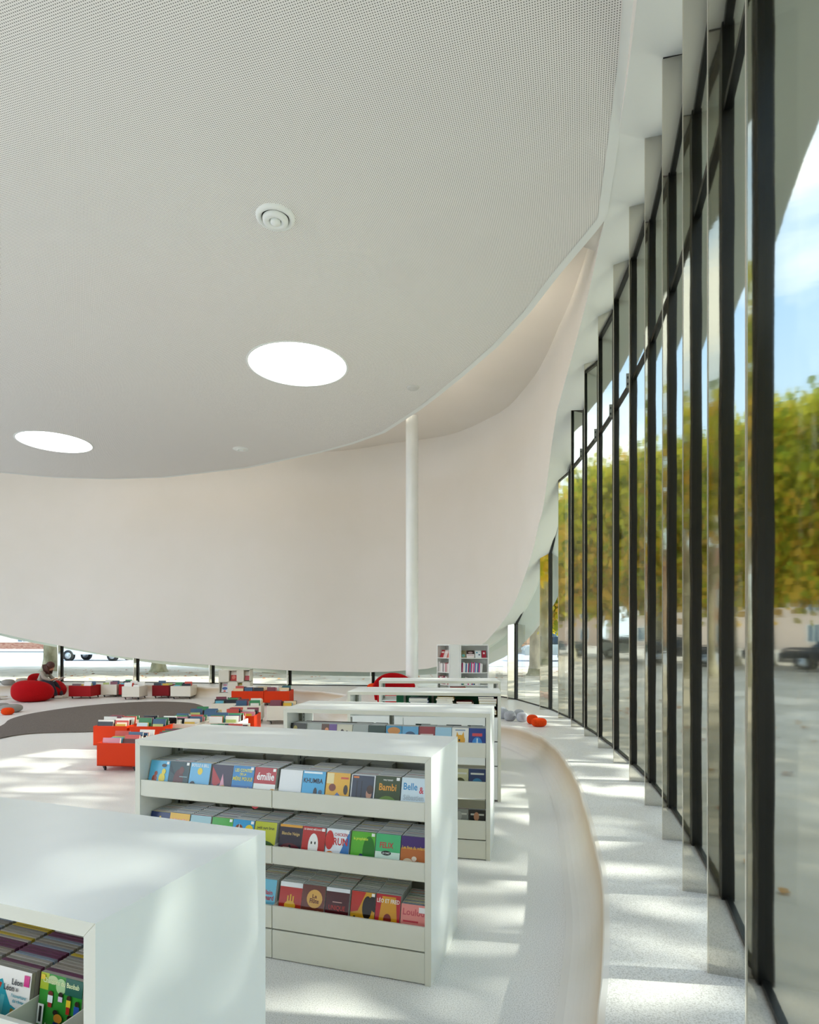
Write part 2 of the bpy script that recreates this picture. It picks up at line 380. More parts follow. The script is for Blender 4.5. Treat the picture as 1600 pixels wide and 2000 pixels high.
# raised floor: polygon between riser and outside of the glass
bm = bmesh.new(); loop(rows[0]+[Vector((p.x, p.y, PZ+.002)) for p in reversed(plan(-.2))])
bmesh.ops.triangle_fill(bm, use_beauty=True, use_dissolve=False, edges=bm.edges[:])
me = bpy.data.meshes.new('floor'); bm.to_mesh(me); bm.free(); me.materials.append(M_floor)
tag(link('floor', me), 'raised pale terrazzo floor running beside the glass facade', 'floor', kind='structure')
for p in bpy.data.objects['floor.001'].data.polygons:
    if p.normal.z < 0: p.flip()
# carpeted hollow
cp = [gp(*p) for p in [(-60,1440),(2,1419),(20,1406),(60,1395),(130,1384),(200,1376.5),(270,1372),(330,1371.5),(380,1375),(404,1386),(402,1400),(360,1415),(300,1424),(182,1430),(120,1431.5),(60,1434),(0,1442),(-60,1455)]]
cs = smoothline(cp+[cp[0]], 4)[:-1]; cen = sum(cs, Vector())/len(cs)
mb = MB(); n = len(cs)
mb.strip([p+Vector((0,0,.001)) for p in cs], [p+Vector((0,0,.016)) for p in cs], (M_carp := noisy('felt_carpet', '625b55', '776e67', 60, .95, .3, 6, spec=.1)), closed=True)
rings_ = [(1, .016), (.8, .014), (.5, .010), (.15, .008)]
for (s1, z1), (s2, z2) in zip(rings_, rings_[1:]):
    mb.strip([cen.lerp(p, s1)+Vector((0,0,z1)) for p in cs], [cen.lerp(p, s2)+Vector((0,0,z2)) for p in cs], M_carp, closed=True)
mb.add([cen.lerp(p, .15)+Vector((0,0,.008)) for p in cs], [tuple(range(n))], M_carp)
tag(mb.build('carpet'), 'large rounded grey-brown felt carpet sunk in the pale floor', 'carpet')

# column
c = at(805, 1330, 12.25)
t = thing('column', 'slender round white column rising to the edge of the ceiling disc', 'column', (c.x, c.y, PZ), kind='structure')
mb = MB(); mb.rev([(.128, -.0), (.128, 6.2-PZ)], M_white, n=32); mb.build('shaft', t)
# ================================================================ SHELF UNITS
PW = .032
def P(col, r=.35): return mat(col, r)
class Unit:
    def __init__(s, fr, ang, L, D, label, Hh=1.113):
        s.a = math.radians(ang); s.L = L; s.D = D; s.H = Hh
        s.o = Vector((fr[0]-L*math.cos(s.a), fr[1]+L*math.sin(s.a), 0))
        s.M = TM(s.o, -s.a)
        s.root = thing('display_shelf', label, 'shelf', s.o, -s.a, 'row of low white display shelves')
        mb = MB()
        mb.add([(0,0,Hh), (L,0,Hh), (L,D,Hh), (0,D,Hh), (PW,0,Hh-PW), (L-PW,0,Hh-PW), (L-PW,D,Hh-PW), (PW,D,Hh-PW)],
               [(0,1,2,3), (7,6,5,4)], M_white)
        mb.add([(0,0,Hh), (L,0,Hh), (L,D,Hh), (0,D,Hh), (PW,0,Hh-PW), (L-PW,0,Hh-PW), (L-PW,D,Hh-PW), (PW,D,Hh-PW)],
               [(0,4,5,1), (2,6,7,3), (1,5,6,2), (3,7,4,0)], M_tray)
        mb.build('top', s.root, .0015)
        for sx in (0, 1):
            x0, x1 = (0, PW) if sx == 0 else (L, L-PW); z1 = Hh-PW
            mb = MB(); vs = [(x0,0,0), (x0,D,0), (x0,D,Hh), (x0,0,Hh), (x1,0,0), (x1,D,0), (x1,D,z1), (x1,0,z1)]
            f = [(0,1,2,3), (7,6,5,4), (0,3,7,4), (1,5,6,2), (0,4,5,1), (2,6,7,3)]
            if sx == 0: f = [tuple(reversed(q)) for q in f]
            mb.add(vs, f[:2], M_white); mb.add(vs, f[2:], M_tray); mb.build('side_panel', s.root, .0015)
    def upright(s, x):
        mb = MB(); D = s.D/2; mb.box((x-.012, D-.035, .02), (x+.012, D+.035, s.H-PW), M_postg)
        for k in range(30): mb.box((x-.0125, D-.008, .1+k*.032), (x+.0125, D+.008, .118+k*.032), M_dark)
        mb.build('upright', s.root)
    def tray(s, x0, x1, zf, zt, zb, side=0, div=(), depth=None):
        y0 = .004; y1 = (depth or s.D/2-.02); fy = lambda y: y if side == 0 else s.D-y
        mb = MB(); g = .002; t = .0025
        def bx(a, b):
            ya, yb = fy(a[1]), fy(b[1]); mb.box((a[0], min(ya, yb), a[2]), (b[0], max(ya, yb), b[2]), M_tray)
        bx((x0+g, y0+.012, zf-.012), (x1-g, y1, zf-.002)); bx((x0+g, y1-t, zf), (x1-g, y1, zf+.075))
        for x in (x0+g, x1-g-t): bx((x, y0+.012, zf-.002), (x+t, y1, zt-.004))
        tr = mb.build('tray', s.root)
        mb = MB(); bx((x0+g, y0, zb), (x1-g, y0+.012, zt)); mb.build('front_panel', tr, .0015)
        for x in div:
            mb = MB(); bx((x-.0015, y0+.012, zf), (x+.0015, y1, zt-.001)); mb.build('divider', tr)
        return tr
    def drawer(s, x0, x1, z0, z1, side=0):
        y = (0.004, .02) if side == 0 else (s.D-.02, s.D-.004)
        mb = MB(); mb.box((x0+.002, y[0], z0), (x1-.002, y[1], z1), M_tray); mb.build('plinth_drawer', s.root, .0015)
    def core(s):
        mb = MB(); mb.box((PW, .03, .0), (s.L-PW, s.D-.03, .14), mat('8c8d84', .6)); mb.build('plinth', s.root)

# ---- media cases
CASEG = mat('bfc1bb', .3); CASEL = mat('d4d6d1', .25)
def case_mesh(w, h, t, col, name='case', body=None):
    mb = MB(); mb.box((-w/2, 0, 0), (w/2, t, h), body or CASEG)
    mb.add([(-w/2+.004, -.0004, .004), (w/2-.002, -.0004, .004), (w/2-.002, -.0004, h-.003), (-w/2+.004, -.0004, h-.003)], [(0,1,2,3)], P(col, .2))
    mb.add([(-w/2+.004, t*.2, h+.0003), (w/2-.004, t*.2, h+.0003), (w/2-.004, t*.75, h+.0003), (-w/2+.004, t*.75, h+.0003)], [(0,1,2,3)], body or CASEL)
    return mb.mesh(name)
def cover_mesh(w, h, bg, items, name='cover', fr=None):
    mb = MB(); y = -.0006
    if fr: mb.box((-w/2, -.0007, 0), (w/2, -.0005, h), P(fr, .2)); y = -.0009
    q = .006 if fr else .0
    def uv(u, v): return (-w/2+q+u*(w-2*q), v*(h-q)+q/2)
    def poly(pts, c):
        nonlocal y
        y -= .00025; mb.add([(*[uv(*p)[0]], y, uv(*p)[1]) for p in pts], [tuple(range(len(pts)))], P(c, .22))
    poly([(0,0), (1,0), (1,1), (0,1)], bg)
    for it in items:
        k = it[0]; c = it[-1]
        if k == 'r': _, x, z, a, b, c = it; poly([(x, z), (x+a, z), (x+a, z+b), (x, z+b)], c)
        elif k == 'e':
            _, x, z, a, b, c = it; poly([(x+a*math.cos(2*PI*i/18), z+b*math.sin(2*PI*i/18)) for i in range(18)], c)
        elif k == 'p': poly(it[1], c)
        elif k == 't':
            _, s_, x, z, tw, th, c = it; vs, fs, tw0 = text_geo(s_, True); y -= .0004
            sx = min(tw*w/max(tw0, .01), th*h/.72*1.15); sz = min(th*h/.72, tw*w/max(tw0, .01)*1.25); cx_, cz_ = uv(x, z)
            xs = [v.x for v in vs]; mid = (max(xs)+min(xs))/2
            mb.add([(cx_+(v.x-mid)*sx, y, cz_+(v.y-.35)*sz) for v in vs], fs, P(c, .3))
    return mb.mesh(name)
STK = ('r', .84, .9, .13, .08, 'f4f4f0')
def blob(x, z, s=1, c='5a3a2a', c2=None):
    r = [('e', x, z, .13*s, .12*s, c), ('e', x+.05*s, z+.16*s, .08*s, .07*s, c2 or c), ('r', x-.06*s, z-.2*s, .03*s, .1*s, c), ('r', x+.04*s, z-.2*s, .03*s, .1*s, c)]
    return r
DVDC = ['6b7f8a','3b5a78','7d8a88','9c2f2a','c9b23a','4c6b46','2b3440','d8d8d0','b06a3a','5a4a6a']
DVD = [case_mesh(.131, .19, .0135, c, 'dvd_case') for c in DVDC]
CDC = ['c8b88a','8a3a34','3a5a7a','c9b23a','e6e2d6','5a3450','7a8a86','2f6a5a']
CDM = [case_mesh(.131, .122, .0095, c, 'cd_case', mat(q, .5)) for c, q in zip(CDC, ['a89e90','9a8f80','8f8a84','c9ad30','b8b0a4','6a3450','a09a8c','8a94a0'])]
rest = MB(); n_case = 0; queue = []
def place_stack(u, x, z, y0, n, tilt, cover=None, clabel='', grp='', side=0, w=.131, h=.19, pitch=.0158, meshes=None, pri=0, hfac=1.0):
    """cover first, then the cases filed behind it"""
    rnd = random.Random(int(x*1000)+int(z*777)+side*5+int(u.o.y*31))
    for k in range(n):
        y = y0+k*pitch; zz = z+.0005
        ly, rz = (y, 0) if side == 0 else (u.D-y, PI)
        M = u.M @ TM((x+rnd.uniform(-.0012, .0012), ly, zz), rz, -math.radians(tilt+rnd.uniform(-.35, .35)), 0, (w/.131, 1, h/.19*hfac*rnd.choice((1, 1, .995, 1.0)))if meshes is None else (w/.131, 1, 1))
        queue.append((pri+k*1.0+(0 if k else -50), M, (meshes or DVD)[0 if False else rnd.randrange(len(meshes or DVD))], cover if k == 0 else None, clabel if k == 0 else grp, grp, meshes is not None))
def flush_cases(limit=296):
    global rest
    for kind in (False, True):
        q = sorted([e for e in queue if e[6] == kind], key=lambda e: e[0]); nm = 'cd_case' if kind else 'dvd_case'
        r = MB(); lim = limit
        for j, (p_, M, me, cov, lab, grp, _) in enumerate(q):
            if j < lim:
                o = link(nm, me); o.matrix_world = M
                if cov:
                    tag(o, lab, 'disc case'); c_ = link('cover', cov, o)
                else: tag(o, grp, 'disc case', grp)
            else:
                for pi, p in enumerate(me.polygons):
                    if pi in (0, ): continue
                    vs = [M @ me.vertices[v].co for v in p.vertices]; r.add(vs, [tuple(range(len(vs)))], me.materials[p.material_index])
        if r.v: tag(r.build(nm), 'remaining grey-edged disc cases filed in the low white shelves', 'disc cases', kind='stuff')

# ---- unit B : the second shelf, fully visible
UB = Unit((.105, 2.887), 16.6, 1.733, .615, 'low white display shelf in the centre, stocked with three tiers of film cases')
bw = (UB.L-2*PW)/2; xs = [PW, PW+bw, UB.L-PW]
for x in (PW+.012, xs[1], UB.L-PW-.012): UB.upright(x)
tiers = [(.802, .886, .797), (.508, .592, .503), (.20, .280, .162)]
for b in range(2):
    for zf, zt, zb in tiers:
        UB.tray(xs[b], xs[b+1], zf, zt, zb, 0); UB.tray(xs[b], xs[b+1], zf, zt, zb, 1)
    UB.drawer(xs[b], xs[b+1], .006, .154); UB.drawer(xs[b], xs[b+1], .006, .154, 1)
UB.core()
T1 = [
 ('sky blue film case with a brown bird and a yellow chick on yellow ground', '5db4d8', [('r',0,0,1,.22,'e8cf2a'), ('p',[(0,.2),(.12,.3),(.25,.2)],'2f6b4a')]+blob(.3,.45,1,'a3472a')+blob(.68,.48,1.25,'ecd430')+[('e',.72,.86,.12,.05,'4a3a22'),STK]),
 ('dark green film case showing a big brown shape among plants', '2f4a48', [('e',.5,.45,.25,.33,'5e3026'), ('e',.62,.75,.12,.11,'6b3a2c'), ('p',[(0,.95),(.3,.6),(.05,.7)],'1c3434'), ('r',.55,.55,.4,.03,'7e9a9a'), ('p',[(.6,0),(.9,.3),(1,0)],'4d6a50'),STK]),
 ('light blue film case with a round yellow sun and a boy in a cap', '6fb7dc', [('t','BOULE & BILL',.48,.93,.85,.09,'eef2f2'), ('e',.5,.76,.12,.1,'f0cf2c'), ('r',0,.3,1,.06,'2d5c94'), ('r',0,0,1,.3,'3a4f92'), ('e',.2,.35,.14,.12,'26262e'), ('e',.25,.26,.09,.08,'e0b090'), ('e',.55,.15,.13,.12,'8a2f32'), ('e',.78,.15,.12,.12,'94383a')]),
 ('dark purple film case with a red triangle and a golden shape', '2c2740', [('p',[(.0,.95),(.1,.3),(.5,.5)],'b52a2a'), ('p',[(0,0),(.1,.45),(.45,.1)],'4a3a86'), ('p',[(.4,.2),(.55,.75),(.75,.2)],'e0a0b0'), ('e',.62,.25,.17,.17,'e8b83a'), ('e',.7,.1,.2,.1,'c03a30')]),
 ('bright blue film case with yellow capital lettering over an underwater scene', '1f84c0', [('r',0,0,1,.45,'1668ac'), ('t','LES CONTES',.5,.88,.8,.12,'f2e84a'), ('t','DE LA',.5,.77,.3,.07,'f2e84a'), ('t','MÈRE POULE',.5,.64,.92,.14,'f0e040'), ('e',.8,.33,.09,.08,'f0dc30'), ('e',.5,.15,.1,.06,'e8c840'), ('e',.15,.3,.07,.06,'b03a30'),STK]),
 ('white film case with a red band above green hills', 'eef0ea', [('r',0,.55,1,.45,'b3262e'), ('t','émilie',.52,.76,.8,.3,'fbfbf8'), ('e',.1,.2,.3,.2,'b8d070'), ('e',.6,.2,.35,.2,'9cc054'), ('e',.9,.3,.2,.13,'d8a040'), ('e',.22,.05,.22,.2,'b3262e'), ('e',.22,.05,.16,.14,'f2f2ec'),STK]),
 ('plain white divider card standing among the film cases', 'e9ebea', []),
 ('cyan film case with jagged black lettering above a dark shape', '3fa8d8', [('r',.05,.93,.8,.05,'e8f4f8'), ('t','KHUMBA',.48,.74,.84,.2,'14202a'), ('e',.4,.22,.24,.17,'4a4248'), ('e',.6,.42,.08,.14,'20242a'), ('e',.82,.44,.08,.07,'2a5a7a'), ('e',.15,.1,.1,.06,'a0483a'), ('e',.8,.12,.09,.08,'2a3a48')]),
 ('golden yellow film case crossed by a wavy blue band', 'e6ad2e', [('r',.02,.7,.3,.28,'ecd9a0'), ('p',[(0,.3),(.25,.28),(.5,.48),(.8,.3),(1,.34),(1,.2),(.8,.16),(.5,.33),(.25,.14),(0,.16)],'4b6ca4'), ('e',.28,.6,.15,.1,'7a3220'), ('e',.85,.56,.09,.13,'2a1e18'), ('t','TOUT SEUL',.5,.07,.8,.1,'2a2a30'), ('r',.62,.84,.32,.05,'cc4a2c')]),
 ('navy film case in a white frame with towers and a brown-haired figure', '26364e', [('r',.05,.92,.25,.05,'e07a28'), ('r',.2,.3,.06,.55,'1a2436'), ('r',.42,.3,.05,.55,'1a2436'), ('r',0,.12,1,.1,'3c4c64'), ('e',.82,.18,.2,.2,'5a2830'), ('e',.8,.5,.13,.15,'c08a70'), ('e',.84,.62,.15,.12,'3a2220')], 'e6e8ea'),
 ('dark green film case with an orange title and a fawn-brown shape', '26401f', [('e',.5,.25,.42,.24,'5c8428'), ('t','WALT DISNEY',.5,.9,.4,.05,'e8e8e0'), ('t','Bambi',.5,.72,.7,.24,'e09a2c'), ('e',.5,.18,.2,.16,'8a4a20'), ('e',.78,.1,.12,.1,'e0e4e6'),STK]),
 ('pale blue film case with blue lettering and a red ampersand', 'cfe0e8', [('t','Belle',.36,.78,.55,.26,'2f8cc0'), ('t','&',.8,.7,.18,.26,'cc3a4a'), ('t','Sébastien',.5,.5,.8,.14,'aebcc4'), ('e',.55,.22,.1,.12,'3a2a2a'), ('e',.55,.34,.06,.05,'26201e'), ('e',.2,.12,.14,.1,'f2f4f4')]),
]
T2 = [
 ('navy film case with small gold spots', '20305e', [('e',.5,.85,.05,.03,'d8b850'), ('e',.8,.8,.05,.03,'d8d8d0'), ('r',0,0,1,.5,'1a2850')]),
 ('yellow film case with pink lettering in the middle tier', 'e2b02c', [('t','LOULOU',.5,.78,.85,.2,'e89a90'), ('e',.5,.3,.3,.2,'c9782c')]),
 ('pale blue film case half hidden in the middle tier', '9cc0c4', [('r',0,.5,1,.3,'c4a890')]),
 ('green film case with a white corner label', '4aa83a', [('r',0,0,1,.6,'3a8c30'),STK]),
 ('blue film case with a brown fox and yellow moon', '3c9ccc', [('e',.3,.75,.18,.12,'8a4a2c'), ('p',[(.3,.9),(.36,.6),(.24,.6)],'f0f0ea'), ('e',.78,.72,.2,.16,'e6cc34'),STK]),
 ('yellow-green film case with a dark painted landscape', 'bcc030', [('t','petit ours brun',.5,.84,.8,.1,'3a3a20'), ('e',.5,.2,.6,.3,'3a5a24'), ('e',.6,.18,.12,.1,'7a3a2c')]),
 ('dark maroon film case with a gold title and a small dancing figure', '2a2030', [('r',0,.93,1,.07,'e0a030'), ('t','Blanche Neige',.5,.76,.8,.12,'c8a868'), ('e',.5,.2,.55,.3,'5a1420'), ('e',.5,.4,.06,.06,'1c1416'), ('e',.5,.25,.08,.12,'3a5aa0'), ('r',.2,.36,.3,.03,'e0c0a8')]),
 ('red film case with a smiling white ghost', 'b82a26', [('t','LE GRAND MÉCHANT',.45,.93,.8,.08,'f0e8e0'), ('e',.5,.5,.22,.33,'f4f2ec'), ('e',.5,.22,.34,.16,'f0eee8'), ('e',.42,.58,.03,.04,'20201e'), ('e',.58,.58,.03,.04,'20201e'), ('e',.5,.1,.4,.08,'c8b83a'),STK]),
 ('blue and white film case with bold red lettering', 'e8eef2', [('p',[(.4,0),(1,0),(1,1),(.75,.6)],'3c78b8'), ('t','CHICKEN',.62,.86,.55,.12,'c03030'), ('t','RUN',.62,.68,.6,.26,'c8262c'), ('e',.15,.7,.18,.25,'c8302c'), ('e',.2,.2,.26,.22,'e08028'), ('e',.1,.26,.06,.05,'f8f4e8'), ('e',.24,.26,.06,.05,'f8f4e8'), ('e',.88,.15,.09,.13,'a0622c'),STK]),
 ('bright green film case with a small figure before a green mound', '62b83a', [('e',.75,.5,.25,.4,'2f7a2c'), ('t','la prophétie',.4,.82,.6,.1,'d8e84a'), ('e',.5,.2,.12,.15,'8a3a34'), ('e',.45,.36,.09,.07,'3a4a6a'), ('r',0,0,1,.08,'a8b86a'),STK]),
 ('green and white film case with red lettering over a black oval', 'dcefe0', [('r',0,.55,1,.45,'4fb878'), ('t','FELIX',.45,.72,.55,.22,'c42630'), ('e',.45,.52,.2,.06,'1c2420'), ('t','LE CHAT',.45,.52,.3,.06,'f0f4f0'), ('e',.5,.15,.25,.2,'20221f'), ('e',.5,.12,.14,.13,'f4f4ee'), ('r',0,0,1,.05,'3a9c50')]),
 ('purple and orange film case with a desert scene', 'c0703a', [('r',0,.7,1,.3,'4a3470'), ('t','Les fous du volant',.5,.72,.9,.12,'e8b838'), ('e',.3,.35,.2,.1,'e4cfb0'), ('e',.7,.2,.1,.2,'2f5a38'), ('e',.25,.15,.15,.1,'8a3a2c'), ('e',.55,.45,.1,.06,'f0e0c8')]),
]
T3 = [
 ('grey-green film case at the dark left of the bottom tray', '5a6a60', []), ('brown film case in the dark left of the bottom tray', '6a4a3a', []),
 ('dull blue film case in the dark left of the bottom tray', '3a4a6a', []), ('ochre film case in the dark left of the bottom tray', 'a88a3a', []), ('dull red film case in the dark left of the bottom tray', '8a3a34', []),
 ('light blue film case with a red title and a brown duck', '6fb8d0', [('e',.05,.8,.22,.14,'8a3a20'), ('t','Vilain',.6,.66,.5,.12,'c03040'), ('t','Canard',.62,.52,.6,.13,'b02838'), ('e',.4,.15,.1,.14,'3a5a48'), ('e',.75,.2,.1,.06,'5a6a60')]),
 ('red film case with a big yellow hand', 'b82c20', [('r',0,.87,1,.13,'eef0f0'), ('e',.5,.05,.75,.22,'e0a020'), ('e',.5,.38,.25,.13,'ecb830'), ('r',.36,.42,.06,.22,'ecb830'), ('r',.48,.42,.06,.26,'ecb830'), ('r',.6,.42,.06,.22,'ecb830')]),
 ('brown film case with a cream medallion', '6a3226', [('e',.55,.65,.34,.24,'dca850'), ('t','La',.55,.72,.2,.1,'6a3226'), ('t','Flûte',.55,.6,.4,.12,'6a3226'), ('e',.3,.2,.25,.14,'a8a498'), ('e',.75,.22,.2,.14,'c4a890')]),
 ('dark red film case under a pale card, with a thin red title', '4a1218', [('r',0,.9,1,.1,'e4e6ea'), ('t','UNIQUE',.5,.5,.7,.14,'b8322c'), ('r',.3,.63,.4,.02,'d8a8a0'), ('e',.7,.1,.2,.08,'c03028')]),
 ('red and yellow film case with a black profile', 'd09a20', [('p',[(0,1),(.6,1),(.3,.5),(0,.45)],'c22c1e'), ('e',.68,.6,.2,.3,'1a1410'), ('p',[(.5,.7),(1,1),(1,.5)],'221a14'), ('e',.18,.25,.08,.12,'2a1a12'), ('e',.75,.15,.3,.12,'e6bc2c'),STK]),
 ('red and gold film case with large white capitals', 'b8222e', [('p',[(.25,.95),(.8,.95),(.95,0),(.1,0)],'d8981e'), ('t','LÉO ET FRED',.5,.84,.92,.2,'f2e8d8'), ('e',.5,.38,.16,.15,'7a1c16'), ('e',.5,.14,.12,.16,'8a2018')]),
 ('pink film case with looping pink lettering, rightmost of the bottom tray', 'e89088', [('t','Loulou',.5,.78,.85,.3,'c8525a'), ('r',.1,.48,.6,.05,'c83a48'), ('e',.3,.12,.2,.12,'c83a44'), ('e',.75,.15,.18,.12,'b864a8'),('r',.7,.78,.25,.16,'f0f0f0')]),
]
def fill_b(tiers_, sets):
    for (zf, zt, zb), tset in zip(tiers_, sets):
        for i in range(12):
            b = i//6; k = i % 6; sp = (bw-.012)/6; x = xs[b]+.006+sp*(k+.5)
            d = tset[i]; lab, bg, items = d[0], d[1], d[2]; fr = d[3] if len(d) > 3 else None
            h = .19 if not (tset is T3 and i == 11) else .16
            cov = cover_mesh(.131, .19, bg, items, fr=fr)
            card = tset is T1 and i == 6
            n = random.randint(12, 15) if not card else 9
            tiername = {0: 'top', 1: 'middle', 2: 'bottom'}[sets.index(tset)]
            grp = 'grey-edged disc cases filed behind the covers in the %s front tray of the central shelf' % tiername
            place_stack(UB, x, zf, .03+(.0 if k % 3 else .008), n, 15, cov, lab, grp, 0, h=h, pitch=.0162, pri=(.0 if i > 5 else 4)+(0 if tset is T1 else 1.5), hfac=1 if i % 3 else .98)
        for i in range(12):
            b = i//6; k = i % 6; sp = (bw-.012)/6; x = xs[b]+.006+sp*(k+.5); n = random.randint(8, 14)
            if tset is T2 and 1 < i < 5: n = 3
            place_stack(UB, x, zf, .03, n, 15, None, '', 'grey-edged disc cases facing away on the far side of the central shelf', 1, pri=9)
fill_b(tiers, [T1, T2, T3])

# ---- unit A : the nearest shelf
UA = Unit((-.641, 1.217), 19.7, 1.733, .615, 'nearest low white display shelf, cut by the lower left corner of the view')
xa = [PW, UA.L/2, UA.L-PW]; sp = .144
for x in (PW+.012, xa[1], UA.L-PW-.012): UA.upright(x)
for b in range(2):
    for zf, zt, zb in [(.79, .857, .75), (.50, .57, .46), (.20, .28, .162)]:
        div = [xa[2]-.103-k*sp for k in range(5)] if b == 1 else [xa[1]-.02-k*sp for k in range(5)]
        UA.tray(xa[b], xa[b+1], zf, zt, zb, 0, div if zf > .7 else ()); UA.tray(xa[b], xa[b+1], zf, zt, zb, 1)
    UA.drawer(xa[b], xa[b+1], .006, .154); UA.drawer(xa[b], xa[b+1], .006, .154, 1)
UA.core()
artA = [
 ('green audio story cover with small children dancing in a ring', '2f8a2c', [('r',0,.7,.2,.3,'a8b830'), ('e',.3,.9,.12,.08,'b8c890'), ('e',.5,.82,.12,.14,'a8c890'), ('r',.6,.7,.4,.3,'1c5a4a'), ('t','Chansons du Baobab',.5,.88,.85,.09,'dfe8b0'), ('r',.02,.88,.1,.09,'e0c020'),
   ('e',.28,.66,.06,.05,'6a2a20'), ('r',.22,.5,.12,.13,'e4ece8'), ('r',.24,.42,.09,.08,'a03028'), ('e',.52,.68,.05,.05,'2a1c18'), ('r',.47,.56,.1,.09,'dcc8d8'), ('e',.72,.66,.05,.05,'3a241c'), ('r',.67,.5,.1,.13,'e0c030'), ('r',.68,.38,.08,.13,'a82c20'), ('e',.92,.6,.05,.05,'2a1c18'), ('r',.86,.4,.12,.16,'28509a'),
   ('e',.45,.36,.06,.05,'241a16'), ('e',.52,.27,.1,.08,'d08a28'), ('r',.42,.08,.12,.12,'1c2c5a'), ('e',.8,.32,.07,.07,'2a1410'), ('p',[(.7,.05),(.9,.05),(.85,.3),(.75,.3)],'a82020'), ('r',.04,.1,.14,.36,'ecece4'), ('r',.08,.14,.06,.28,'202020'), ('t','Les rêves du père',.58,.12,.66,.07,'f0f4ec')]),
 ('white and turquoise audio story cover with grey handwriting and a pink label', 'ece6dc', [('p',[(0,0),(1,0),(.85,.12),(.7,.3),(.55,.35),(.42,.55),(.3,.78),(.15,.72),(0,.85)],'2a98a4'), ('p',[(0,.2),(.2,.72),(.3,.7),(.05,0),(0,0)],'b03a28'), ('p',[(.25,.0),(.3,.5),(.4,.5),(.35,0)],'5ab0b4'), ('p',[(.5,0),(.58,.3),(.66,.28),(.6,0)],'8a7a34'), ('r',.02,.9,.16,.09,'e4c428'), ('r',.84,.74,.13,.2,'cc2a7c'),
   ('t','Léon',.68,.78,.26,.11,'3a3a3e'), ('t','Léon',.5,.66,.26,.11,'3a3a3e'), ('t','&',.7,.65,.05,.06,'3a3a3e'), ('t',"l'ouverture",.76,.54,.36,.06,'2a90a0'), ('t','de rêves',.76,.45,.28,.06,'2a90a0'), ('e',.3,.06,.1,.05,'c8b83a')]),
 ('dark blue audio story cover with a pink corner label', '1c2c58', [('r',.78,.78,.2,.2,'b8286c'), ('e',.6,.3,.3,.25,'7ac4c8'), ('p',[(0,0),(1,0),(.8,.4),(.2,.3)],'a8d4d0')]),
 ('ochre audio story cover', 'b8902c', []), ('teal audio story cover', '2c7a74', []), ('dark red audio story cover', '7a2420', []),
]
for i in range(1, 11):
    x = xa[2]-.103-sp*(i-.5); lab, bg, items = artA[(i-1)] if i < 7 else (['olive','grey','slate','brown'][i-7]+' audio case towards the left end of the nearest shelf', '5a6a60', [])
    if x < .1: break
    place_stack(UA, x, .79, .085 if i == 1 else .07, 17, 7, cover_mesh(.131, .122, bg, items), lab, 'audio cases with grey and coloured edges filed in the top tray of the nearest shelf', 0, pitch=.0112, meshes=CDM, h=.19, pri=i*2)
# tall dark red records behind, and white boxes
for k in range(10):
    mb = MB(); c_ = ['6a1c1c','3a1414','8a2a24','c8a890','5a1a20'][k % 5]; mb.box((0,0,0), (.016, .14, .2), P(c_, .5)); o = mb.build('thin_book')
    o.matrix_world = UA.M @ TM((UA.L-.075-k*.018, .40, .79)); tag(o, 'thin dark red spine standing in the back tray behind the audio cases', 'book', 'thin dark red spines at the back of the nearest shelf')
for k in range(8):
    mb = MB(); c_ = ['7a2420','a89880','5a1a20','c8c0b0'][k % 4]; mb.box((0,0,0), (.014, .14, .2), P(c_, .5)); o = mb.build('thin_book')
    o.matrix_world = UA.M @ TM((UA.L-.46-k*.016, .40, .79)); tag(o, 'thin red or cream spine at the left end of the back tray', 'book', 'thin red and cream spines at the back of the nearest shelf')
for k in range(2):
    mb = MB(); mb.box((0,0,0), (.085, .13, .17), mat('cfd2d2', .5)); mb.box((.083,-.001,.0), (.085,.0,.17), M_dark); o = mb.build('box_file', None, .002)
    o.matrix_world = UA.M @ TM((UA.L-.335-k*.09, .40, .79)); tag(o, ['pale grey box file behind the audio cases, the right one of two', 'pale grey box file behind the audio cases, the left one of two'][k], 'box file')

